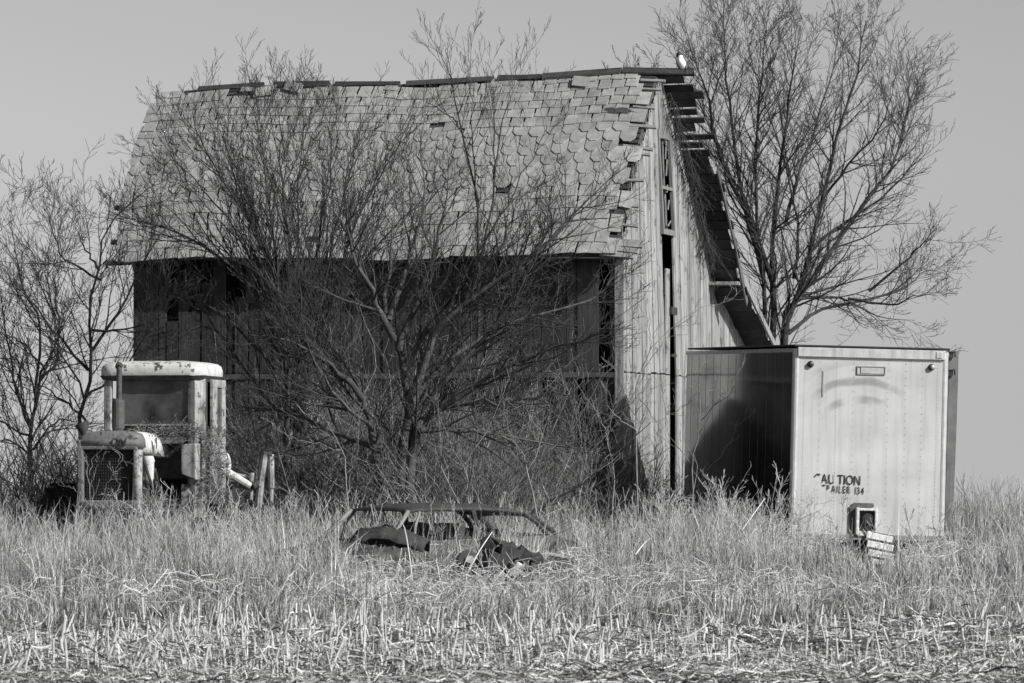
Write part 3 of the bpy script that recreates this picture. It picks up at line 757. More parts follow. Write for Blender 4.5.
    mb.tube([(ex, y, Z(432)), (ex, y, Z(428)), (ex, y, Z(402)), (ex, y, Z(399)), (ex + .01, y, Z(398.5)), (ex + .015, y, Z(365))], [.05, .095, .095, .085, .042, .042], 14); mb.build('exhaust', Mm, root, smooth=False)
    mb = MB(); mb.tube([(ex + .01, y - .02, Z(367)), (ex + .01, y + .02, Z(364))], .055, 10); mb.build('exhaust_cap', Mr, root)
    # ---- cab (front plane y=1.3)
    y0 = 1.30; y1 = 2.35
    cl, cr = X(104, y0), X(205, y0)
    mb = MB()
    for (x, t_) in ((cl + .06, Z(372)),): mb.box((x, y0, (Z(430) + t_) / 2), (.12, .10, t_ - Z(430)))
    mb.build('cab_post', Mpl, root, bevel=.02)
    mb = MB()
    x0_, x1_ = X(190, y0), X(204, y0)
    mb.loft([[Vector((x0_ - .02, y0 - .02, z)), Vector((x0_ + .10, y0 - .05, z)), Vector((x1_, y0 + .08, z)), Vector((x1_, y0 + .14, z)), Vector((x0_ - .02, y0 + .12, z))] for z in (Z(518), Z(440), Z(375))])
    mb.build('cab_post', Mpl, root, bevel=.008)
    wl, wr = X(120, y0), X(188, y0)
    mb = MB(); mb.box(((wl + wr) / 2, y0 + .02, (Z(374) + Z(427)) / 2), (wr - wl + .1, .015, Z(374) - Z(427))); wsd = mb.build('windscreen', Mg, root)
    mb = MB(); mb.box(((wl + wr) / 2, y0, Z(372)), (wr - wl + .14, .05, .05)); mb.box(((wl + wr) / 2, y0 - .01, Z(424)), (wr - wl + .14, .03, .025)); mb.box((wr + .04, y0, Z(400)), (.035, .04, .8)); mb.box((wl - .04, y0, Z(400)), (.035, .04, .8)); mb.build('windscreen_frame', Mpl, wsd)
    mb = MB(); mb.box(((wl + wr) / 2, y0 + .03, Z(428)), (wr - wl + .12, .04, .09)); mb.build('seal', Mr, root)
    mb = MB(); mb.prism([(cl + .1, y0 - .02, Z(432)), (x0_, y0 - .02, Z(430)), (x0_, y0 - .30, Z(437)), (cl + .1, y0 - .30, Z(438))], (0, 0, -.10)); mb.build('cowl', Mb, root, bevel=.02); mb = MB(); mb.box(((cl + cr) / 2, y0 + .03, Z(458)), (cr - cl - .1, .05, .6)); mb.build('firewall', Mr, root)
    # step box with slanted bottom
    bx0, bx1 = X(183, 1.1), X(198, 1.1)
    mb = MB(); mb.prism([(bx0, 1.02, Z(444)), (bx0, 1.02, Z(474)), (bx1, 1.02, Z(480)), (bx1, 1.02, Z(443))], (0, .26, 0)); mb.build('tool_box', Mpl, root, bevel=.015)
    mb = MB(); mb.box(((bx0 + bx1) / 2 - .02, 1.3, (Z(484) + Z(518)) / 2), (bx1 - bx0 + .10, .06, Z(484) - Z(518))); mb.build('lower_panel', Mpl, root, bevel=.01)
    # side door
    dx = X(206, y0)
    mb = MB(); yy0, yy1 = y0 + .20, y1 - .15; zt, zb = Z(378), Z(503)
    # door frame with window opening (boxes butted)
    wz0, wz1 = Z(431), Z(386)
    mb.box((dx + .04, (yy0 + yy1) / 2, (wz0 + zb) / 2), (.05, yy1 - yy0, wz0 - zb)); mb.box((dx + .04, (yy0 + yy1) / 2, (wz1 + zt) / 2), (.05, yy1 - yy0, zt - wz1))
    mb.box((dx + .04, yy0 + .12, (wz0 + wz1) / 2), (.05, .24, wz1 - wz0)); mb.box((dx + .04, yy1 - .1, (wz0 + wz1) / 2), (.05, .2, wz1 - wz0))
    door = mb.build('cab_door', Mpl, root, bevel=.006); mb = MB(); mb.box((dx + .035, (yy0 + yy1) / 2, (wz0 + wz1) / 2), (.012, yy1 - yy0 - .42, wz1 - wz0)); mb.build('door_glass', Mg, door)
    mb = MB(); mb.box((dx - .06, y0 + .35, (Z(378) + Z(500)) / 2), (.06, .4, Z(378) - Z(500))); mb.box(((cl + dx) / 2, y1, (Z(375) + Z(500)) / 2), (dx - cl, .05, 1.8)); mb.box((cl + .02, (y0 + y1) / 2, Z(460)), (.05, y1 - y0, 1.0)); mb.build('cab_interior', Mr, root)
    # roof
    rl = X(103, y0 + .2); rr = X(221, y1 - .2)
    def rr_ring(z, ins, n=6, rad=.22):
        out = []; X0, X1, Y0, Y1 = rl + ins, rr - ins, y0 - .12 + ins, y1 + .12 - ins
        for (cx, cy, st) in ((X1 - rad, Y1 - rad, 0), (X0 + rad, Y1 - rad, 90), (X0 + rad, Y0 + rad, 180), (X1 - rad, Y0 + rad, 270)):
            for k in range(n + 1):
                q = R(st + 90 * k / n); out.append(Vector((cx + rad * math.cos(q), cy + rad * math.sin(q), z)))
        return out
    mb = MB(); mb.loft([rr_ring(Z(375.5), .01), rr_ring(Z(374.5), 0), rr_ring(Z(368), .0), rr_ring(Z(364), .015), rr_ring(Z(361.5), .06), rr_ring(Z(360), .16), rr_ring(Z(358.6), .4, rad=.05)]); mb.build('cab_roof', Mw, root, smooth=True)
    mb = MB(); mb.loft([rr_ring(Z(378.5), .03), rr_ring(Z(376.8), .01), rr_ring(Z(374.2), -.012), rr_ring(Z(373.9), .1)]); mb.build('roof_lip', Mr, root, jit=.006)
    # rear loader arms
    mb = MB(); xa = X(222, 3.0)
    mb.tube([(xa - .05, 3.0, Z(462)), (xa + .12, 3.0, Z(460))], .13, 12); mb.build('hydraulic_drum', Mw, root, bevel=.01)
    mb = MB(); mb.tube([(xa + .02, 2.9, Z(468)), (X(252, 3.0), 3.0, Z(486))], [.075, .055], 10); mb.build('boom', Mw, root)
    mb = MB(); mb.prism([(X(216, 3), 3.05, Z(500)), (X(216, 3), 3.05, Z(480)), (X(230, 3), 3.05, Z(476)), (X(252, 3), 3.05, Z(489)), (X(240, 3), 3.05, Z(500)), (X(246, 3), 3.05, Z(512)), (X(242, 3), 3.05, Z(512)), (X(234, 3), 3.05, Z(500))], (0, .05, 0)); mb.build('side_plate', Mpl, root)
    mb = MB(); mb.tube([(X(219, 3), 2.8, Z(468)), (X(226, 3), 2.8, Z(458)), (X(231, 3), 2.9, Z(462))], [.05, .06, .05], 10); mb.build('valve_block', Mpl, root)
    mb = MB(); mb.tube([(X(233, 3), 3.12, Z(474)), (X(250, 3), 3.12, Z(477))], .03, 8); mb.build('strut', Mpl, root)
    mb = MB(); mb.prism([(X(216, 3), 2.98, Z(490)), (X(216, 3), 2.98, Z(481)), (X(229, 3), 2.98, Z(477)), (X(231, 3), 2.98, Z(484))], (0, .04, 0)); mb.build('bracket', Mw, root)
    mb = MB(); mb.tube([(X(253, 3.1), 3.1, Z(472)), (X(252, 3.1), 3.1, Z(500))], .045, 8); mb.build('short_post', Mpl, root)
    mb = MB(); mb.tube([(X(266, 3.1), 3.1, Z(452)), (X(262, 3.1), 3.1, Z(478)), (X(257, 3.1), 3.1, Z(530))], [.05, .06, .055], 8); mb.build('link_arm', Mpl, root)
    mb = MB(); mb.tube([(X(271, 3.1), 3.15, Z(453)), (X(271.5, 3.1), 3.15, Z(488))], .05, 8); mb.tube([(X(271.5, 3.1), 3.15, Z(488)), (X(272, 3.1), 3.15, Z(530))], .032, 8); mb.build('hydraulic_ram', Mpl, root)
    mb = MB(); mb.tube([(X(264, 3.1), 3.1, Z(453)), (X(272, 3.1), 3.15, Z(454))], .05, 8); mb.tube([(X(253, 3), 3, Z(486)), (X(258, 3), 3.1, Z(482))], .06, 8); mb.build('pivot_pin', Mr, root)
    mb = MB(); mb.box((.35, 1.7, Z(520)), (.7, 3.2, .3)); mb.box((.3, .5, Z(518)), (1.3, .25, .2)); mb.build('chassis', Mr, root, bevel=.02)
    # wheels
    def wheel(x, y, z, rad, wd, lean_=0):
        t = MB(); n = 32; prof = [(rad * .55, -.5), (rad * .80, -.5), (rad * .95, -.42), (rad, -.22), (rad, .22), (rad * .95, .42), (rad * .80, .5), (rad * .55, .5)]
        rings = []
        for k in range(n):
            q = 2 * math.pi * k / n; rings.append([Vector((x + b_ * wd, y + r_ * math.cos(q), z + r_ * math.sin(q))) for r_, b_ in prof])
        m = len(prof); vs = [p for r_ in rings for p in r_]; fs = [(k * m + i, k * m + (i + 1) % m, ((k + 1) % n) * m + (i + 1) % m, ((k + 1) % n) * m + i) for k in range(n) for i in range(m)]
        t.add(vs, fs)
        for k in range(n):
            q = 2 * math.pi * (k + .5) / n
            t.box((x + (.18 if k % 2 else -.18) * wd, y + (rad + .012) * math.cos(q), z + (rad + .012) * math.sin(q)), (wd * .5, .05, .05), (q, 0, 0))
        wroot = t.build('wheel', Mk, root)
        r_ = MB(); r_.tube([(x - wd * .3, y, z), (x + wd * .3, y, z)], rad * .56, 20); r_.tube([(x - wd * .42, y, z), (x + wd * .42, y, z)], rad * .16, 10); r_.build('rim', Mr, wroot)
    wheel(X(44, .6), .6, .52, .50, .34); wheel(X(165, .6) + .1, .6, .42, .46, .34)
    wheel(X(228, 2.6), 2.5, .62, .68, .42); wheel(X(95, 2.6) - .5, 2.5, .62, .68, .42)
    mb = MB(); mb.tube([(X(36, .6), .62, .55), (xr, .62, .55)], .07, 8); mb.build('axle', Mr, root)
    # ivy on the cab corner
    T = Twigs()
    for k in range(700):
        p = (dx + random.uniform(.0, .14), y0 + random.uniform(-.1, .6), Z(505 - 75 * random.random() ** 1.3))
        if k % 3 == 0: p = (random.uniform(X(130, 1.1), dx), y0 - .1 - random.uniform(0, .2), Z(432) + random.uniform(-.03, .05))
        grow(T, p, unit((random.gauss(0, 1), random.gauss(-.3, .6), random.gauss(.2, 1))), random.uniform(.08, .3), .006, 1, 0, .5, kids=(3,), rmin=.003)
    return root, T
tr_root, ivyT = tractor()
bpy.context.view_layer.update()
ivy = ivyT.build('ivy_vine', M_twig, None, (0, 0, 0)); ivy.matrix_world = tr_root.matrix_world.copy()
tag(ivy, 'dry ivy twigs clinging to the door and cowl of the tractor cab', 'vine')

# ------------------------------------------------------------------ wrecked car
def car():
    D = 80; c = W(420, 560, D); yaw = R(0)
    root = empty('wrecked_car', (c.x, c.y, .29), (R(-1), R(2.0), R(-140)), 'stripped old car body with empty windows, half buried in grass', 'car'); root.scale = (1.12, 1.12, 1.05)
    # local: x forward, y left, z up
    Mc = gm('car_rust_paint', .065, .4, 5, .55, spots=.42, spot_v=.06, spot_scale=5, spec=.5)
    Mc2 = gm('car_bare_metal', .24, .4, 8, .5, spots=.4, spot_v=.08)
    Mr = MATS['rust_dark']
    zb = .98; zt = 1.42
    # roof: domed shell
    def sec(x, hw, z, crown, n=12, edge=.05):
        out = []
        for k in range(n + 1):
            f = -1 + 2 * k / n; out.append(Vector((x, f * hw, z + crown * (1 - abs(f) ** 2.4))))
        return out
    top = [sec(.62, .55, 1.375, .02), sec(.50, .60, 1.385, .045), (sec(.2, .64, 1.385, .06)), sec(-.3, .66, 1.375, .07), sec(-.8, .65, 1.34, .07), sec(-1.2, .60, 1.29, .06), sec(-1.45, .54, 1.22, .03)]
    vs = [p for r in top for p in r]; n = len(top[0]); fs = [(i * n + k, i * n + k + 1, (i + 1) * n + k + 1, (i + 1) * n + k) for i in range(len(top) - 1) for k in range(n - 1)]
    mb = MB(); mb.add(vs, fs); mb.build('roof', Mc, root, smooth=True, solid=.03)
    mb = MB()
    for s in (-1, 1):
        mb.tube([(.62, .56 * s, 1.37), (.2, .66 * s, 1.375), (-.3, .68 * s, 1.365), (-.8, .67 * s, 1.33), (-1.2, .62 * s, 1.275), (-1.45, .56 * s, 1.20)], .018, 6)
    mb.build('drip_rail', Mr, root)
    for s in (-1, 1):
        mb = MB(); mb.tube([(.62, .56 * s, 1.37), (.80, .62 * s, 1.20), (1.02, .70 * s, .98)], [.03, .028, .035], 8); mb.build('windscreen_pillar', Mc2, root, smooth=True)
        mb = MB(); mb.tube([(.50, .64 * s, 1.36), (.62, .70 * s, 1.18), (.66, .72 * s, .99)], [.02, .018, .02], 6); mb.build('vent_frame', Mc2, root)
        mb = MB(); mb.tube([(-.32, .67 * s, 1.38), (-.38, .73 * s, .98)], .035, 6); mb.build('door_pillar', Mr, root)
        mb = MB(); mb.tube([(-1.2, .63 * s, 1.27), (-1.36, .68 * s, 1.15), (-1.5, .72 * s, .98)], .03, 6); mb.tube([(-1.45, .55 * s, 1.20), (-1.75, .60 * s, .98)], .035, 6); mb.build('rear_pillar', Mr, root)
    # lower body lofted along x
    def bsec(x, hw, z0, z1, n=14):
        out = []
        for k in range(n + 1):
            q = math.pi * k / n; cth = -math.cos(q); s = math.sin(q); out.append(Vector((x, hw * math.copysign(abs(cth) ** .5, cth), z0 + (z1 - z0) * s ** .45)))
        return out
    def shell(name, secs, mat, solid=.02):
        n = len(secs[0]); vs = [p for r in secs for p in r]; fs = [(i * n + k, i * n + k + 1, (i + 1) * n + k + 1, (i + 1) * n + k) for i in range(len(secs) - 1) for k in range(n - 1)]
        m = MB(); m.add(vs, fs); return m.build(name, mat, root, smooth=True, solid=solid)
    shell('hood', [bsec(2.35, .40, .5, .72), bsec(2.2, .52, .45, .86), bsec(1.7, .60, .45, .95), bsec(1.1, .68, .45, .99)], Mc)
    shell('trunk', [bsec(-1.7, .70, .45, .98), bsec(-2.2, .64, .45, .88), bsec(-2.5, .5, .45, .66)], Mc)
    for s in (-1, 1):
        mb = MB()
        P0 = [(1.05, .78 * s, .98), (1.05, .80 * s, .40), (-.33, .82 * s, .38), (-.33, .78 * s, .98)]
        mb.prism(P0, (0, -.04 * s, 0)); mb.build('door', Mc, root, bevel=.02)
        mb = MB(); mb.prism([(-.35, .78 * s, .98), (-.35, .82 * s, .38), (-1.0, .82 * s, .40), (-1.1, .82 * s, .7), (-1.5, .80 * s, .82), (-1.75, .76 * s, .97)], (0, -.04 * s, 0)); mb.build('quarter_panel', Mc, root, bevel=.02)
        # front fender: arched
        secs = []
        for k in range(11):
            f = k / 10; x = 1.05 + 1.35 * f; zt_ = .90 - .28 * f ** 2; secs.append([Vector((x, s * (.62), zt_ + .03)), Vector((x, s * .74, zt_ + .02)), Vector((x, s * .84, zt_ - .08)), Vector((x, s * .86, zt_ - .22)), Vector((x, s * .85, max(.42, .42 + .38 * math.sqrt(max(0, 1 - ((x - 1.75) / .40) ** 2))) if abs(x - 1.75) < .4 else .42))])
        shell('fender', secs, Mc)
        mb = MB(); mb.tube([(2.33, .66 * s, .66), (2.42, .66 * s, .66), (2.44, .66 * s, .66)], [.12, .11, .05], 14); mb.build('headlamp', Mc2, root, smooth=True)
    mb = MB(); mb.box((2.42, 0, .52), (.06, .9, .28)); mb.build('grille', Mr, root, bevel=.02)
    mb = MB(); mb.tube([(2.45, -.8, .42), (2.56, -.4, .42), (2.58, 0, .42), (2.56, .4, .42), (2.45, .8, .42)], .05, 8); mb.build('bumper', Mc2, root)
    mb = MB(); mb.box((.2, 0, .35), (3.6, 1.45, .05)); mb.box((.95, 0, .88), (.15, 1.3, .18)); mb.build('floor_pan', Mr, root)
    for (x, y) in ((.1, .36), (.1, -.36)):
        mb = MB(); mb.box((x, y, .62), (.5, .52, .16)); mb.box((x - .26, y, .92), (.14, .52, .52), (0, R(-12), 0)); mb.build('seat', Mr, root, bevel=.04)
    mb = MB(); mb.box((-.9, 0, .80), (.16, 1.25, .55), (0, R(-12), 0)); mb.build('rear_seat', Mr, root, bevel=.04)
    mb = MB(); n = 20
    for k in range(n):
        q0, q1 = 2 * math.pi * k / n, 2 * math.pi * (k + 1) / n; c0 = Vector((.72, .36, 1.0)); rr = .19
        mb.tube([c0 + Vector((.08 * math.cos(q0), rr * math.sin(q0), rr * math.cos(q0))), c0 + Vector((.08 * math.cos(q1), rr * math.sin(q1), rr * math.cos(q1)))], .014, 5)
    mb.build('steering_wheel', Mr, root)
car()

# ------------------------------------------------------------------ debris near the car
def debris():
    Mr = MATS['rust_dark']; Mc2 = MATS['car_bare_metal']
    def place(px, py, d): p = W(px, py, d); return Vector((p.x, p.y, p.z + .03))
    # engine block with pulley
    p = place(500, 570, 76); o = empty('engine_block', p, (R(10), R(15), R(20)), 'dark rusted engine lying in the grass in front of the wrecked car', 'engine'); o.scale = (1.25, 1.25, 1.25)
    mb = MB(); mb.box((0, 0, 0), (.42, .5, .34)); mb.box((0, 0, .2), (.26, .5, .14)); 
    for k in range(4): mb.tube([(.22, -.18 + k * .12, .1), (.34, -.18 + k * .12, .05)], .035, 7)
    for k in range(16):
        mb.box((random.uniform(-.34, .34), random.uniform(-.25, .2), random.uniform(-.2, .26)), (random.uniform(.04, .2), random.uniform(.04, .2), random.uniform(.03, .16)), (random.random(), random.random(), random.random()))
    for k in range(6):
        a_ = Vector((random.uniform(-.3, .3), -.25, random.uniform(-.1, .3))); mb.tube([a_, a_ + Vector((random.uniform(-.2, .2), -.1, random.uniform(-.1, .2))), a_ + Vector((random.uniform(-.4, .4), 0, random.uniform(-.2, .1)))], .018, 6)
    mb.build('block', Mr, o, bevel=.012, jit=.015); mb = MB(); mb.tube([(-.1, -.33, -.05), (-.1, -.36, -.05)], .06, 14); mb.build('pulley', Mc2, o)
    mb = MB(); mb.box((.06, -.34, .06), (.10, .05, .17), (.2, .3, .1)); mb.build('pale_cover', gm('pale_cover', .5, .3, 8, .6, spots=.35), o, bevel=.03)
    p = place(468, 565, 77); o = empty('wheel_hub', p, (R(70), R(20), R(15)), 'small rusty wheel hub leaning in grass left of the dark engine', 'wheel hub')
    mb = MB(); mb.tube([(0, 0, -.06), (0, 0, .06)], .17, 18); mb.build('rim', Mr, o, bevel=.02); mb = MB(); mb.tube([(0, 0, .06), (0, 0, .10)], .07, 12); mb.build('cap', Mc2, o)
    # crumpled fender panel
    p = place(524, 566, 76.5); o = MB(); P = []
    for k in range(12):
        f = k / 11; x = -.5 + f * 1.1; P.append([Vector((x, 0, .02 - .1 * f + .05 * math.sin(f * 9))), Vector((x + .02, .12, .13 - .1 * f + .04 * math.sin(f * 7 + 1))), Vector((x, .3, .10 - .08 * f)), Vector((x, .34, -.05))])
    o.add([q for r in P for q in r], [(i * 4 + k, i * 4 + k + 1, (i + 1) * 4 + k + 1, (i + 1) * 4 + k) for i in range(11) for k in range(3)])
    ob = o.build('crumpled_fender', Mr, None, smooth=True, solid=.015, jit=.03); ob.location = p; ob.scale = (1.1, 1, 1.7); tag(ob, 'crumpled dark car fender lying right of the rusted engine', 'fender')
    p = place(385, 549, 77.5); o = MB(); P = []
    for k in range(14):
        f = k / 13; x = -.55 + f * 1.1; P.append([Vector((x, -.02, .0 + .12 * math.sin(f * 3.1))), Vector((x, .15, .08 + .15 * math.sin(f * 3.1))), Vector((x, .4, .10 + .13 * math.sin(f * 3.1))), Vector((x, .42, -.1))])
    o.add([q for r in P for q in r], [(i * 4 + k, i * 4 + k + 1, (i + 1) * 4 + k + 1, (i + 1) * 4 + k) for i in range(13) for k in range(3)])
    ob = o.build('wheel_arch', Mr, None, smooth=True, solid=.02, jit=.035); ob.location = p; ob.scale = (.95, 1, .8); ob.rotation_euler = (.2, .12, -.2); tag(ob, 'torn black wheel arch panel below the empty windscreen of the car', 'car panel')
    # stones
    for i, (px, py, d, s, lab) in enumerate(((590, 578, 76, .26, 'large pale stone lying in the grass right of the car wreck'), (213, 548, 80, .38, 'rounded pale boulder in the grass below the tractor'), (605, 592, 75, .14, 'small pale stone in front of the large one'))):
        bm = bmesh.new(); bmesh.ops.create_icosphere(bm, subdivisions=3, radius=s)
        for v in bm.verts:
            c = v.co; k = 1 + .16 * math.sin(c.x * 13 + i) * math.cos(c.y * 11) + .12 * math.sin(c.z * 17 + c.x * 9)
            v.co = Vector((c.x * 1.25 * k, c.y * k, c.z * .75 * k))
        me = bpy.data.meshes.new('stone'); bm.to_mesh(me); bm.free(); me.materials.append(gm('stone_surface', .3, .35, 6, .9, bump=.8))
        for pl in me.polygons: pl.use_smooth = i == 1
        ob = new_obj('stone', me); q = place(px, py, d); ob.location = (q.x, q.y, gz(q.x, q.y) + s * (.45 if i != 1 else .35)); tag(ob, lab, 'stone')
debris()

# ------------------------------------------------------------------ bird on the ridge end
def bird():
    p = W(683, 70.5, 99); root = None
    b = MB(); rings = []
    prof = [(0, .005), (.012, .022), (.035, .042), (.07, .056), (.11, .060), (.15, .052), (.18, .040), (.20, .036), (.225, .037), (.25, .030), (.268, .014), (.273, .003)]
    for z, r in prof:
        lx = -.30 * z; fz = .02 * math.sin(z * 11)
        rings.append([Vector((lx * .55 + r * math.cos(q), -fz + r * 1.05 * math.sin(q), z + .0)) for q in [2 * math.pi * k / 16 for k in range(16)]])
    b.loft(rings); body = b.build('bird', gm('bird_breast', .85, .1, 30, .8), None, smooth=True); body.location = p + Vector((.0, 0, .02)); tag(body, 'small hawk with white breast perched on the barn ridge end', 'bird'); body.scale = (1.3, 1.3, 1.08); body.rotation_euler = (0, 0, R(-18))
    h = MB(); rings = []
    for z, r in ((.212, .044), (.225, .048), (.245, .045), (.268, .032), (.284, .010)):
        rings.append([Vector((-.30 * z * .55 - .008 + r * math.cos(q), -.006 + r * 1.0 * math.sin(q), z)) for q in [2 * math.pi * k / 14 for k in range(14)]])
    h.loft(rings); h.build('cap', gm('bird_dark', .05, .3, 20, .8), body, smooth=True)
    for s, mt in ((-1, 'bird_wing'), (1, 'bird_wing')):
        wg = MB(); rings = []
        for z, r in ((.0, .016), (.04, .044), (.10, .056), (.16, .050), (.21, .026)):
            rings.append([Vector((-.30 * z * .55 + s * .042 * (1.1 if s < 0 else .9) + .45 * r * math.cos(q), .022 - (.034 if s < 0 else 0) + r * 1.15 * math.sin(q), z)) for q in [2 * math.pi * k / 10 for k in range(10)]])
        wg.loft(rings); wg.build('wing', gm(mt, .14, .4, 30, .8), body, smooth=True)
    t = MB(); t.hexa([Vector((-.02, .03, .04)), Vector((.03, .03, .04)), Vector((.03, .05, .04)), Vector((-.02, .05, .04)), Vector((.01, .05, -.07)), Vector((.05, .05, -.07)), Vector((.05, .06, -.07)), Vector((.01, .06, -.07))]); t.build('tail', MATS['bird_wing'], body)
    k = MB(); k.tube([(-.065, -.03, .236), (-.075, -.055, .232), (-.075, -.06, .222)], [.009, .006, .002], 6); k.build('beak', MATS['bird_dark'], body)
    for x in (-.02, .02):
        l = MB(); l.tube([(x, -.01, .02), (x, -.015, -.025)], .006, 6); l.tube([(x, -.005, -.025), (x, -.04, -.03)], .005, 5); l.build('leg', MATS['bird_dark'], body)
bird()

# ------------------------------------------------------------------ trees
def Zm(l, ox, oy, s): return [(ox + x * s, oy + y * s) for x, y in l]
z5 = lambda l: Zm(l, 600, 0, .4977)
bp = (768, 420)
big = [(.13, [bp] + z5([(345, 683), (345, 570), (310, 470), (265, 370), (230, 290), (215, 200), (195, 140), (170, 75)])),
       (.14, [bp] + z5([(372, 683), (410, 570), (430, 480), (460, 350), (490, 240), (520, 130), (535, 40)])),
       (.11, [bp] + z5([(372, 660), (410, 590), (500, 450), (580, 350), (605, 275), (625, 205), (635, 165)])),
       (.07, z5([(380, 670), (450, 620), (590, 590), (645, 550), (680, 540)])),
       (.09, [bp] + z5([(335, 640), (318, 480), (315, 330), (320, 200), (330, 100), (325, 10)])),
       (.09, z5([(348, 600), (350, 420), (372, 280), (388, 150), (402, 50)])),
       (.08, z5([(330, 560), (285, 400), (262, 200), (250, 100), (248, -10)])),
       (.07, z5([(430, 500), (475, 460), (560, 400), (620, 340), (655, 290)])),
       (.06, z5([(400, 600), (480, 600), (560, 635), (630, 645)])),
       (.07, z5([(372, 450), (400, 350), (430, 250), (468, 130), (480, 40)])),
       (.05, z5([(450, 400), (500, 330), (560, 260), (590, 190), (600, 120)])),
       (.05, z5([(540, 585), (610, 530), (645, 495), (670, 475)])),
       (.05, z5([(300, 420), (240, 300), (215, 190), (180, 100)])),
       (.05, z5([(390, 560), (400, 470), (380, 360), (350, 260), (300, 120), (290, 20)])),
       (.05, z5([(500, 600), (580, 612), (630, 598), (670, 588)]))]
limb_tree('bare_tree', 'tall bare spreading tree rising behind the box trailer and barn gable', 'tree', bp, 108, big, M_bark_d, M_bark_m, spread=2.6, kids=(7, 6, 4), dens=1.6, lvl=3, up=.07, child=1.45, rmin=.0034, wig=.12, ang=(.6, .65, .7), lo=.12)
# tree behind the ridge
bp = (655, 330)
limb_tree('bare_tree', 'bare treetop showing above the barn ridge left of the perched bird', 'tree', bp, 118,
    [(.09, [bp, (655, 200), (650, 110), (640, 75)]), (.05, [(655, 160), (670, 110), (690, 80), (700, 60)]), (.05, [(655, 160), (635, 115), (622, 90), (612, 75)]), (.04, [(655, 130), (662, 95), (668, 70)])], M_bark_m, spread=.8, dens=1.2, lvl=3, child=1.0, rmin=.005)
# many-stemmed tree left of centre
bp = (283, 470)
L3 = [(.085, [bp, (286, 400), (284, 330), (272, 262), (240, 205), (205, 150), (190, 110)]), (.07, [(284, 350), (250, 285), (200, 245), (150, 222), (120, 215)]),
      (.07, [bp, (290, 360), (278, 260), (264, 170), (256, 95)]), (.07, [bp, (300, 370), (300, 280), (298, 190), (304, 95)]), (.07, [bp, (310, 360), (330, 260), (345, 190), (362, 115)]),
      (.07, [(300, 400), (325, 320), (350, 240), (380, 180), (420, 110)]), (.05, [(280, 330), (245, 250), (205, 190), (160, 150)]), (.05, [(278, 290), (258, 220), (232, 170), (225, 125)]),
      (.05, [(300, 330), (318, 240), (330, 170), (330, 110)]), (.05, [(290, 300), (285, 200), (280, 150), (284, 95)]), (.05, [(310, 350), (350, 280), (400, 220), (440, 190)]), (.05, [(275, 370), (230, 320), (190, 300), (150, 290)]),
      (.04, [(284, 330), (240, 270), (190, 200), (170, 140)]), (.05, [(305, 360), (335, 300), (375, 230), (395, 150)]),
      (.05, [(283, 420), (245, 370), (215, 330), (170, 330)]), (.05, [(290, 420), (330, 370), (370, 330), (420, 310)]), (.04, [(280, 310), (262, 250), (245, 190), (240, 120)])]
limb_tree('bare_tree', 'many stemmed bare tree fanning up before the left half of the barn roof', 'tree', bp, 92, L3, M_bark_d, M_bark_d, spread=1.3, kids=(7, 6, 4), dens=1.6, lvl=3, up=.09, child=1.3, rmin=.0029, wig=.09, ang=(.5, .6, .65), lo=.12)
# centre tree, forked, sweeping right
bp = (400, 490)
L4 = [(.12, [bp, (404, 450), (412, 405), (400, 355), (386, 315), (388, 272), (392, 220)]), (.09, [bp, (415, 440), (440, 408), (480, 402), (515, 400), (540, 380)]),
      (.08, [(410, 410), (430, 340), (470, 300), (530, 255), (600, 195)]), (.07, [(405, 370), (440, 315), (505, 285), (560, 230), (612, 175)]),
      (.08, [bp, (372, 440), (362, 395), (335, 350), (300, 312)]), (.06, [(362, 400), (330, 365), (290, 340), (250, 335)]), (.06, [(395, 340), (370, 290), (350, 240), (345, 180)]),
      (.06, [(400, 350), (420, 290), (440, 230), (450, 160)]), (.05, [(412, 400), (460, 350), (520, 320), (590, 300), (620, 270)]), (.05, [(440, 408), (500, 370), (560, 345), (610, 340)]),
      (.05, [(420, 430), (470, 430), (530, 440), (590, 450)]), (.05, [(380, 450), (330, 430), (280, 410), (240, 415)]), (.05, [(388, 320), (410, 260), (425, 200), (420, 150)]),
      (.05, [(430, 400), (480, 340), (520, 290), (545, 230)]), (.04, [(450, 320), (500, 250), (520, 190)]), (.04, [(372, 430), (340, 400), (310, 350), (300, 280)])]
limb_tree('bare_tree', 'low forked bare tree with twisted trunk sweeping right before the barn wall', 'tree', bp, 88.5, [(r * 1.7, p) for r, p in L4], M_bark_m, M_bark_d, spread=1.6, kids=(7, 6, 4), dens=1.8, lvl=3, up=.06, child=1.35, rmin=.0029, wig=.14, ang=(.6, .65, .7), lo=.12)
bp = (478, 480)
L5 = [(.07, [bp, (480, 380), (480, 290), (478, 200), (463, 125), (452, 80), (436, 45)]), (.04, [(480, 260), (492, 200), (494, 130), (486, 60)]), (.03, [(478, 210), (470, 120), (470, 40)]), (.03, [(492, 180), (505, 110), (520, 60)]),
      (.03, [(480, 250), (515, 190), (545, 130), (548, 100)]), (.03, [(478, 300), (440, 250), (410, 210)]), (.03, [(465, 130), (440, 110), (412, 95)]), (.03, [(479, 320), (520, 280), (550, 240)])]
limb_tree('slender_tree', 'slender upright bare tree whose tip rises above the middle of the ridge', 'tree', bp, 93, L5, M_bark_d, M_bark_m, spread=.7, kids=(6, 4, 3), dens=1.0, lvl=3, up=.16, child=1.1, rmin=.0029, wig=.14, lo=.25)
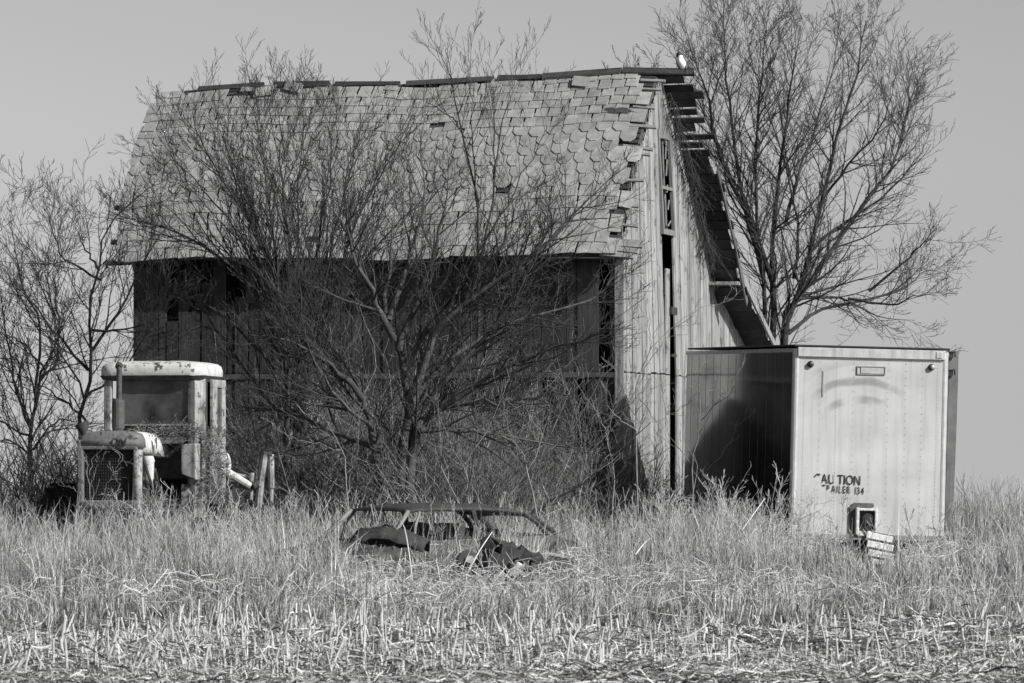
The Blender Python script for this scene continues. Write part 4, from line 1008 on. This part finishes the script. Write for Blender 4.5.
# left trees
bp = (32, 520)
L2 = [(.09, [bp, (31, 470), (33, 420), (45, 370), (62, 330), (78, 295)]), (.05, [(33, 430), (15, 380), (5, 320), (-10, 260)]), (.05, [(35, 410), (40, 330), (24, 290), (17, 250), (8, 215)]), (.05, [(40, 380), (60, 350), (48, 280), (52, 220)]),
      (.04, [(33, 440), (0, 420), (-30, 400)]), (.04, [(33, 450), (60, 420), (90, 430)]), (.04, [(45, 370), (20, 340), (-10, 330)]), (.04, [(32, 460), (8, 440), (-20, 450)]), (.04, [(60, 335), (55, 280), (68, 240)])]
limb_tree('bare_tree', 'bare tree with dark straight trunk at the far left beyond the tractor', 'tree', bp, 96, L2, M_bark_d, M_bark_m, spread=1.5, kids=(6, 6, 4), dens=1.9, lvl=3, up=.04, child=1.5, rmin=.0034, wig=.14, lo=.1)
bp = (84, 500)
L6 = [(.07, [bp, (80, 430), (92, 370), (88, 320), (100, 270), (108, 228), (140, 195), (165, 180)]), (.05, [(90, 370), (60, 340), (30, 300), (0, 290)]), (.05, [(92, 350), (125, 300), (150, 250), (160, 200)]), (.04, [(100, 270), (84, 245), (78, 220)]),
      (.04, [(85, 400), (120, 370), (150, 330), (170, 280)]), (.04, [(84, 420), (50, 390), (10, 370)]), (.04, [(90, 330), (120, 330), (160, 320), (200, 310)]), (.04, [(100, 280), (65, 260), (52, 230), (40, 205)])]
limb_tree('bare_tree', 'crooked bare tree leaning between the left end of the barn and tractor', 'tree', bp, 94, L6, M_bark_d, M_bark_m, spread=1.2, kids=(6, 6, 4), dens=1.7, lvl=3, up=.05, child=1.4, rmin=.0034, wig=.14, lo=.12)
# pale saplings near the gable corner
for i, (bp, pl, lab) in enumerate((((640, 500), [[(640, 500), (636, 430), (640, 390), (655, 345), (700, 310), (735, 300)], [(638, 420), (620, 380), (612, 330)], [(640, 400), (660, 420), (690, 400)], [(636, 430), (610, 410), (600, 370)], [(640, 385), (650, 350), (645, 300)]], 'crooked sapling crossing the lower boards of the barn gable'),
        ((612, 500), [[(612, 500), (610, 460), (600, 420), (575, 380)], [(612, 470), (625, 440), (632, 390)], [(606, 440), (618, 400), (622, 350)]], 'thin pale sapling at the foot of the barn corner'),
        ((690, 520), [[(690, 520), (692, 470), (700, 420), (696, 370)], [(692, 470), (670, 430), (664, 390)], [(695, 450), (712, 410), (720, 370)], [(700, 420), (730, 390), (742, 360)], [(692, 490), (730, 440), (752, 400)]], 'thin bushy sapling against the shaded side of the trailer'),
        ((545, 510), [[(545, 510), (530, 470), (510, 440), (470, 430)], [(535, 480), (545, 440), (560, 400)], [(520, 455), (505, 420), (500, 380)]], 'pale leaning sapling in front of the long barn wall'),
        ((350, 510), [[(350, 510), (345, 470), (330, 430), (310, 400)], [(347, 480), (360, 440), (355, 400)], [(340, 450), (300, 440), (280, 430)]], 'pale sapling right of the tractor arms'))):
    limb_tree('sapling', lab, 'sapling', bp, 86 if i in (3, 4) else 89, [(.028 if k == 0 else .016, p) for k, p in enumerate(pl)], M_bark_l, M_bark_l, spread=.5, kids=(5, 4, 3), dens=1.2, lvl=2, up=.08, child=.55, rmin=.0032, wig=.22)
# vine hanging down the gable under the far roof slope
T = Twigs()
for k in range(120):
    r = random.uniform(.25, .98); p = rp(-.12 - random.random() * .1, r, -.25, 1) + Vector((A0.x, A0.y, ZG))
    grow(T, tuple(p), unit((random.gauss(0, .5), random.gauss(0, .3), -1)), random.uniform(.3, .9), .010, 2, -.15, .3, kids=(3, 3), rmin=.003)
tag(T.build('dry_vine', M_bark_d, None, tuple(A0)), 'dry leafless vine hanging down the gable under the far roof edge', 'vine')

# ------------------------------------------------------------------ brush thicket (uncountable)
def thicket(name, label, n, region, hr, mat, kids=(5, 4), lvl=2, rmin=.0028, up=.07):
    T = Twigs()
    for k in range(n):
        px, d, hs = region()
        p = W(px, 500, d); x, y = p.x, p.y; z = gz(x, y)
        h = random.uniform(*hr) * hs
        for q in range(random.randint(2, 4)):
            grow(T, (x + random.gauss(0, .1), y + random.gauss(0, .1), z - .03), unit((random.gauss(0, .8), random.gauss(0, .4), 1)), h * random.uniform(.6, 1), .008 + .004 * h, lvl, up, .2, kids=kids, ratio=(.55, .5), ang=(.75, .8), rmin=rmin)
    o = T.build(name, mat); tag(o, label, 'brush', kind='stuff'); return o
def reg1():
    px = random.uniform(240, 640); d = random.uniform(91, 95.8) if random.random() < .9 else random.uniform(88, 91) + 3 * (px < 290); return px, d, (1.0 if px < 540 else .62) * (1.15 if random.random() < .25 else .8)
thicket('thicket', 'tangled leafless brush growing in front of the long barn wall', 700, reg1, (.7, 3.8), M_twig, kids=(8, 5), rmin=.0024)
def reg2(): return random.uniform(-10, 140), random.uniform(86, 97), 1
thicket('thicket', 'dark leafless brush behind and left of the tractor', 130, reg2, (.8, 3.0), M_bark_d)
def reg3(): return random.uniform(650, 790), random.uniform(85, 87.2), 1
thicket('thicket', 'pale twiggy brush along the shaded side of the trailer', 55, reg3, (.7, 1.5), M_weed, rmin=.003)

# ------------------------------------------------------------------ grass and weeds
def blades(n, ys, dens_fn, h_fn, w, lean_, seed, xm=.098):
    g = np.random.default_rng(seed)
    Y = g.uniform(ys[0], ys[1], n * 3); X = g.uniform(-1, 1, n * 3) * (Y * xm + .3)
    keep = g.random(n * 3) < dens_fn(X, Y); X, Y = X[keep][:n], Y[keep][:n]; n = len(X)
    Zb = ground_np(X, Y) - .01
    H = h_fn(X, Y, g); a = g.uniform(0, 2 * math.pi, n); ld = 6.28 * vnoise(X, Y, .6, seed + 50) * 1.6 + g.normal(0, .9, n)
    le = np.abs(g.normal(0, 1, n) * lean_ * .7 + lean_ * 2.4 * vnoise(X, Y, .5, seed + 60) ** 2) * H; ww = w * g.uniform(.6, 1.6, n)
    lx, ly = np.cos(ld) * le, np.sin(ld) * le
    wx, wy = np.cos(a) * ww, np.sin(a) * ww
    base = np.stack([X, Y, Zb], -1); mid = base + np.stack([lx * .35, ly * .35, H * .55], -1); tip = base + np.stack([lx, ly, H * (1 - .25 * np.clip(le / H, 0, 1))], -1)
    wv = np.stack([wx, wy, wx * 0], -1)
    V = np.stack([base - wv, base + wv, mid - wv * .7, mid + wv * .7, tip], 1).reshape(-1, 3)
    o = np.arange(n)[:, None] * 5
    return V, [o + np.array([[0, 1, 3, 2]]), o + np.array([[2, 3, 4]])]
def vnoise(X, Y, sc, seed):
    g = np.random.default_rng(seed); G = g.random((256, 256)); x = X / sc + 100; y = Y / sc
    i = np.floor(x).astype(int); j = np.floor(y).astype(int); fx = x - i; fy = y - j; fx = fx * fx * (3 - 2 * fx); fy = fy * fy * (3 - 2 * fy)
    i %= 255; j %= 255
    return (G[i, j] * (1 - fx) + G[i + 1, j] * fx) * (1 - fy) + (G[i, j + 1] * (1 - fx) + G[i + 1, j + 1] * fx) * fy
def patch(X, Y): return np.clip(.5 + 1.5 * (.5 * vnoise(X, Y, 1.3, 1) + .5 * vnoise(X, Y, .45, 2) - .5), 0, 1)
def edge(X): return 65.6 + .5 * np.sin(X * 1.3) + .35 * np.sin(X * 3.1 + 1)
def flc(X, Y): return 1 - .97 * ((np.abs(512 + X / Y * FPX - 876) < 27) & (Y > 77) & (Y < 89))
def dn(X, Y): return np.clip((Y - edge(X)) / 2.2, 0, 1) * (.04 + .96 * patch(X, Y) ** 1.6) * flc(X, Y) * np.where(Y > 96, .6, 1)
def hn(X, Y, g):
    X = np.asarray(X)
    clear = np.exp(-(((X - 1.6) / 1.8) ** 2 + ((Y - 74) / 3.5) ** 2))       # trodden patch right of the car
    h = g.beta(1.5, 2.8, len(X)) * 1.1 * (.3 + 1.3 * vnoise(X, Y, 1.0, 9) ** 1.3 ) + .10
    h *= np.clip(.45 + (Y - 66.0) * .08, .35, 1.0)
    tl = np.clip((X - 3.6) / .6, 0, 1) * np.clip((7.4 - X) / .6, 0, 1) * np.clip((Y - 77) / 3, 0, 1) * np.where(Y < 90, 1, 0)
    cr = np.clip((X + 3.4) / .4, 0, 1) * np.clip((.9 - X) / .4, 0, 1) * np.clip((Y - 72) / 3, 0, 1) * np.where(Y < 82, 1, 0)
    fl = np.where((X > 5.0) & (X < 6.1) & (Y > 78) & (Y < 88), 1, 0)
    db = np.clip((X + 2.3) / .3, 0, 1) * np.clip((1.3 - X) / .4, 0, 1) * np.clip((Y - 69.5) / 2, 0, 1) * np.where(Y < 77.6, 1, 0)
    return h * (1 - .6 * clear) * (1 - .66 * tl) * 1 * (1 - .62 * db) * (1 - .45 * fl)
V, F = blades(300000, (65.0, 104), dn, hn, .0048, .5, 3)
tag(np_mesh('grass', V, F, M_grass), 'tall dry grass covering the ground around the barn', 'grass', kind='stuff')
V, F = blades(150000, (65.0, 100), dn, lambda X, Y, g: g.uniform(.08, .3, len(X)), .007, .9, 5)
tag(np_mesh('matted_grass', V, F, gm('matted_grass', .17, .4, .6, .85, .5)), 'short matted dead grass beneath the taller blades', 'grass', kind='stuff')
# fine weed stalks (uncountable) - simple forked stems
def weeds(n, seed, hmin, hmax, ys, xr=None, mat=None, label='', r=.0034, skip=None):
    random.seed(seed); T = Twigs()
    for k in range(n):
        y = random.uniform(*ys); x = random.uniform(-1, 1) * y * .096 if xr is None else random.uniform(*xr)
        if skip and skip(x, y): continue
        h = random.uniform(hmin, hmax)
        grow(T, (x, y, gz(x, y) - .02), unit((random.gauss(0, .12), random.gauss(0, .12), 1)), h, r * 1.3, 1 if random.random() < .6 else 2, .04, .08, kids=(7, 3), ratio=(.38, .35), ang=(.55, .6), rmin=r * .7)
    o = T.build('weeds', mat or M_weed); tag(o, label, 'weeds', kind='stuff'); return o
weeds(3600, 21, .35, 1.15, (71, 100), label='thin dry weed stems standing above the grass', skip=lambda x, y: (3.6 < x < 7.4 and 77 < y < 89 and random.random() < .85) or (5.0 < x < 6.1 and 76 < y < 89) or (-2.3 < x < 1.2 and 69 < y < 77.5 and random.random() < .85) or (-3.2 < x < .8 and 73 < y < 81 and random.random() < .6))
weeds(170, 22, .7, 1.25, (86.5, 98), (7.0, 9.5), gm('seedhead_weed', .22, .3, 2, .85, .5), 'tall seedy weeds at the right edge beside the trailer')
weeds(90, 23, .5, 1.1, (80, 86.8), (2.2, 8.4), label='bleached weeds standing in front of the trailer', r=.004, skip=lambda x, y: abs(512 + x / y * FPX - 876) < 30)

# individually readable tall pale stalks
random.seed(5)
protos = []
def stalk_proto(h, mat):
    T = Twigs(); grow(T, (0, 0, -.03), (0, 0, 1), h, .008, 2, .05, .10, kids=(8, 4), ratio=(.42, .4), ang=(.5, .6), rmin=.0035)
    o = T.build('weed_stalk', mat); return o
spots = [(132, 84, 1.2), (118, 80, .9), (655, 86, 1.5), (735, 86, 1.4), (712, 86, 1.3), (760, 86, 1.25), (772, 85, 1.4), (680, 84, 1.0), (840, 84, 1.2), (918, 85, 1.0), (925, 84, 1.0), (985, 88, 1.2), (970, 89, 1.3), (1005, 87, 1.0),
         (440, 75, 1.0), (405, 74, .9), (486, 75, .9), (560, 80, 1.1), (585, 82, 1.2), (605, 84, 1.3), (300, 80, 1.0), (330, 82, 1.1), (270, 78, .8), (60, 80, .9), (20, 82, 1.1), (800, 82, .9), (355, 78, .9), (530, 77, .8), (640, 80, .9)]
near = ['beside the tractor grille', 'among the grass before the tractor', 'in front of the gable wall', 'against the dark trailer side', 'by the trailer corner', 'below the stencilled trailer panel', 'at the right edge of the field', 'in front of the wrecked car', 'before the brush at the barn wall', 'right of the tractor arms', 'left of the tractor', 'between car and trailer']
def near_of(px):
    for a, b in ((50, 10), (125, 1), (180, 0), (345, 9), (500, 7), (612, 8), (662, 2), (700, 11), (765, 3), (810, 4), (930, 5), (1100, 6)):
        if px < a: return near[b]
kinds = [stalk_proto(h, m) for h, m in ((1.0, M_bark_l), (1.0, M_weed), (1.0, M_bark_l), (1.0, M_weed), (1.0, M_bark_l))]
seen = {}
for i, (px, d, h) in enumerate(spots):
    o = kinds[i] if i < 5 else kinds[i % 5].copy()
    if i >= 5: COL.objects.link(o)
    p = W(px, 500, d); o.location = (p.x, p.y, gz(p.x, p.y)); o.scale = (h, h, h); o.rotation_euler = (0, 0, random.uniform(0, 6))
    ne = near_of(px); seen.setdefault(ne, []).append((h, o))
sizes = ['tallest', 'second tallest', 'third tallest', 'fourth tallest', 'fifth tallest', 'shortest']
for ne, l in seen.items():
    l.sort(key=lambda q: -q[0])
    for j, (h, o) in enumerate(l):
        tag(o, ('dry branching weed stalk ' if len(l) == 1 else sizes[min(j, 5)] + ' dry branching weed stalk ') + ne, 'weed stalk', 'tall dry weed stalks standing above the grass')

# bleached bent sticks in the grass
def stick(pts, r, label):
    T = Twigs(); S = smooth_line([W(*p) for p in pts], 10); T.add([tuple(s) for s in S], [r * (1 - .06 * i) for i in range(11)])
    o = T.build('fallen_branch', gm('bleached_wood', .62, .2, 8, .8), None, tuple(S[0]), thick=.001); tag(o, label, 'branch')
stick([(388, 606, 71.5), (405, 602, 71.6), (425, 604, 71.6), (452, 615, 71.2)], 0.0108, 'bleached bent branch arching over the grass in front of the car')
stick([(412, 580, 73.5), (410, 560, 73.6), (405, 530, 73.8), (400, 520, 74)], 0.0108, 'white upright dead stem left in front of the car')
stick([(466, 575, 74), (480, 550, 74.2), (492, 532, 74.5)], 0.0132, 'white leaning dead branch in front of the car windows')
stick([(635, 555, 74), (642, 546, 74.2), (650, 538, 74.3)], 0.0120, 'short bleached splinter in the open grass right of the car')
stick([(742, 530, 82), (755, 512, 82.2), (765, 498, 82.5)], 0.0120, 'white leaning stick before the trailer side')
limb_tree('sapling', 'pale many-twigged sapling growing up across the tractor grille', 'sapling', (93, 545), 81, [(.022, [(93, 545), (92, 510), (88, 475), (86, 460), (78, 445)]), (.014, [(90, 485), (98, 465), (106, 452)]), (.014, [(93, 520), (104, 495), (108, 480), (116, 470)]), (.014, [(92, 505), (78, 492), (68, 486)]), (.012, [(88, 475), (94, 455), (110, 445), (124, 460)]), (.012, [(94, 530), (116, 500), (117, 476), (113, 472)]), (.012, [(86, 462), (76, 450), (72, 440)])], M_bark_l, M_bark_l, spread=.15, kids=(5, 4, 3), dens=1.3, lvl=2, up=.05, child=.4, rmin=.0032, wig=.25)
def reg4(): return random.uniform(128, 200), random.uniform(81.6, 83.6), 1
thicket('thicket', 'pale weedy twigs crowding the tractor engine bay', 42, reg4, (.5, 1.5), M_weed, rmin=.003)
def reg5(): return random.uniform(205, 300), random.uniform(83, 85.5), 1
thicket('thicket', 'dry twigs around the tractor rear arms', 30, reg5, (.4, 1.1), M_weed, rmin=.003)


# ------------------------------------------------------------------ corn stubble
def corn_proto(h, seed):
    random.seed(seed); b = MB(); lx = random.uniform(-.06, .06)
    r = random.uniform(.010, .016)
    b.tube([(0, 0, -.05), (lx * .3, 0, h * .35), (lx * .35, .003, h * .37), (lx, .01, h)], [r, r * .95, r * 1.15, r * .85], 7)
    for q in range(random.randint(1, 3)):
        a = random.uniform(0, 6.28); z0 = h * random.uniform(.2, .8); ln = random.uniform(.10, .28); wv = random.uniform(.010, .02)
        dx, dy = math.cos(a), math.sin(a); pr = []
        for k in range(5):
            f = k / 4; zz = z0 + ln * (.8 * f - 1.3 * f * f); x = dx * (.012 + ln * .8 * f); y = dy * (.012 + ln * .8 * f); ww = wv * (1 - .7 * f)
            pr.append([(x - dy * ww, y + dx * ww, zz), (x + dy * ww, y - dx * ww, zz)])
        vs = [p for s in pr for p in s]; b.add(vs, [(2 * k, 2 * k + 1, 2 * k + 3, 2 * k + 2) for k in range(4)])
    me = bpy.data.meshes.new('corn_stub'); me.from_pydata(b.v, [], b.f); me.materials.append(M_corn); return me
cps = [corn_proto(random.uniform(.18, .42), 40 + i) for i in range(14)]
random.seed(99); cand = []
for row in range(15):
    y0 = 57.2 + row * .76
    x = -y0 * .093
    while x < y0 * .093:
        thin = .62 if x < 1.0 else .2
        if random.random() < thin: cand.append((x + random.gauss(0, .03), y0 + random.gauss(0, .07) + .25 * math.sin(x * .5)))
        x += .15
random.shuffle(cand); cand = [c for c in cand if c[1] < edge(np.array([c[0]]))[0] + .3]
cand.sort(key=lambda c: c[1]); stubs = cand[:300]; rest = cand[300:]
for i, (x, y) in enumerate(stubs):
    o = new_obj('corn_stub', cps[i % 14]); s = random.uniform(.6, 1.25); o.location = (x, y, gz(x, y)); o.scale = (random.uniform(.8, 1.3),) * 2 + (s,)
    o.rotation_euler = (random.gauss(0, .24), random.gauss(0, .26), random.uniform(0, 6.28))
    tag(o, 'cut pale corn stub standing in the field litter', 'corn stub', 'cut corn stubs standing in the field')
if rest:
    VS = []; FS = []; k = 0
    for i, (x, y) in enumerate(rest):
        me = cps[i % 14]; c = math.cos(i); s = math.sin(i); z = gz(x, y); lx, ly = random.gauss(0, .15), random.gauss(0, .15)
        for v in me.vertices: VS.append((x + v.co.x * c - v.co.y * s + v.co.z * lx, y + v.co.x * s + v.co.y * c + v.co.z * ly, z + v.co.z))
        FS += [tuple(q + k for q in p.vertices) for p in me.polygons]; k += len(me.vertices)
    me = bpy.data.meshes.new('stubble'); me.from_pydata(VS, [], FS); me.materials.append(M_corn); tag(new_obj('stubble', me), 'distant rows of cut corn stubs at the edge of the grass', 'stubble', kind='stuff')
# litter: curled leaf strips and stalk bits lying on the ground
def litter(n, ys, seed):
    g = np.random.default_rng(seed); Y = g.uniform(ys[0], ys[1], n); X = g.uniform(-1, 1, n) * (Y * .096 + .3)
    ok = Y < edge(X) + g.exponential(.5, n); X, Y = X[ok], Y[ok]; n = len(X)
    Zb = ground_np(X, Y) + g.exponential(.04, n); a = g.uniform(0, 2 * math.pi, n); ln = g.uniform(.06, .45, n) * (g.random(n) ** .9 + .15); w_ = g.uniform(.003, .013, n) 
    pit = g.normal(0, .28, n); roll = g.uniform(-1.2, 1.2, n); cur = g.normal(0, .10, n)
    D = np.stack([np.cos(a) * np.cos(pit), np.sin(a) * np.cos(pit), np.sin(pit)], -1); S = np.stack([-np.sin(a) * np.cos(roll), np.cos(a) * np.cos(roll), np.sin(roll)], -1)
    C = np.stack([X, Y, Zb], -1); Ps = []
    for f in (-1, -.35, .35, 1):
        c = C + D * (ln * f * .5)[:, None] + np.stack([0 * X, 0 * X, cur * ln * (1 - f * f)], -1); ww = (w_ * (1 - .4 * abs(f)))[:, None]; Ps += [c - S * ww, c + S * ww]
    V = np.stack(Ps, 1).reshape(-1, 3); o = np.arange(n)[:, None] * 8
    return V, [o + np.array([[0, 1, 3, 2]]), o + np.array([[2, 3, 5, 4]]), o + np.array([[4, 5, 7, 6]])]
V, F = litter(95000, (53.5, 69), 8)
tag(np_mesh('corn_litter', V, F, M_litter), 'crushed corn leaves and stalk litter covering the field', 'litter', kind='stuff')
V, F = blades(110000, (69, 102), lambda X, Y: np.clip(vnoise(X, Y, 1.1, 33) * 4 - 2.0, 0, 1) * dn(X, Y), lambda X, Y, g: g.uniform(.25, .85, len(X)) * np.where((X > 3.6) & (X < 7.4) & (Y > 77) & (Y < 88), .4, 1) * np.where((X > -2.4) & (X < 1.3) & (Y < 81), .4, 1), .0045, .6, 41)
tag(np_mesh('dark_weeds', V, F, gm('dark_weed', .13, .4, .8, .85, .6)), 'darker dead weeds growing in clumps among the pale grass', 'weeds', kind='stuff')
def straw(n, seed):
    g = np.random.default_rng(seed); Y = g.uniform(67, 98, n * 2); X = g.uniform(-1, 1, n * 2) * (Y * .096); k = g.random(n * 2) < (dn(X, Y) + .1) * flc(X, Y); X, Y = X[k][:n], Y[k][:n]; n = len(X)
    C = np.stack([X, Y, ground_np(X, Y) + g.uniform(.02, .42, n)], -1); a = g.uniform(0, 6.283, n); pt = g.normal(0, .6, n); ln = g.uniform(.1, .55, n)
    D = np.stack([np.cos(a) * np.cos(pt), np.sin(a) * np.cos(pt), np.sin(pt)], -1) * ln[:, None] * .5; mid = C + np.stack([0 * X, 0 * X, ln * g.normal(.08, .1, n)], -1)
    P = np.stack([C - D, mid, C + D], 1); r = g.uniform(.0025, .006, n)[:, None] * np.array([[1, 1, .5]])
    return tubes_np(P, r, 3)
V, F = straw(30000, 77)
tag(np_mesh('fallen_straw', V, [F], gm('bleached_straw', .55, .3, 1, .8, .6)), 'bleached broken straw caught criss cross in the tall grass', 'straw', kind='stuff')
g_ = np.random.default_rng(123); n_ = 2600; Y_ = g_.uniform(54, 69, n_); X_ = g_.uniform(-1, 1, n_) * Y_ * .096; k_ = (Y_ < edge(X_)) & (g_.random(n_) < np.where(X_ > .8, 1, .45)); X_, Y_ = X_[k_], Y_[k_]; n_ = len(X_)
a_ = g_.uniform(0, 6.28, n_); pt_ = g_.normal(0, .22, n_); ln_ = g_.uniform(.12, .6, n_) * .5; D_ = np.stack([np.cos(a_) * np.cos(pt_), np.sin(a_) * np.cos(pt_), np.sin(pt_)], -1) * ln_[:, None]; C_ = np.stack([X_, Y_, ground_np(X_, Y_) + g_.uniform(.03, .12, n_)], -1)
V, F = tubes_np(np.stack([C_ - D_, C_ + D_ * .1, C_ + D_], 1), g_.uniform(.006, .013, n_)[:, None] * np.array([[1, 1, .9]]), 5)
tag(np_mesh('flattened_stalks', V, [F], M_corn), 'broken pale corn stalks lying flattened across the field', 'stalks', kind='stuff')
V, F = blades(7000, (56.5, 69.5), lambda X, Y: np.where(Y < edge(X) + .5, .4 + .6 * patch(X * 1.5, Y), 0), lambda X, Y, g: g.uniform(.08, .34, len(X)), .007, .35, 31)
tag(np_mesh('stubble_leaves', V, F, M_corn), 'upright torn corn leaf blades between the stubs', 'litter', kind='stuff')
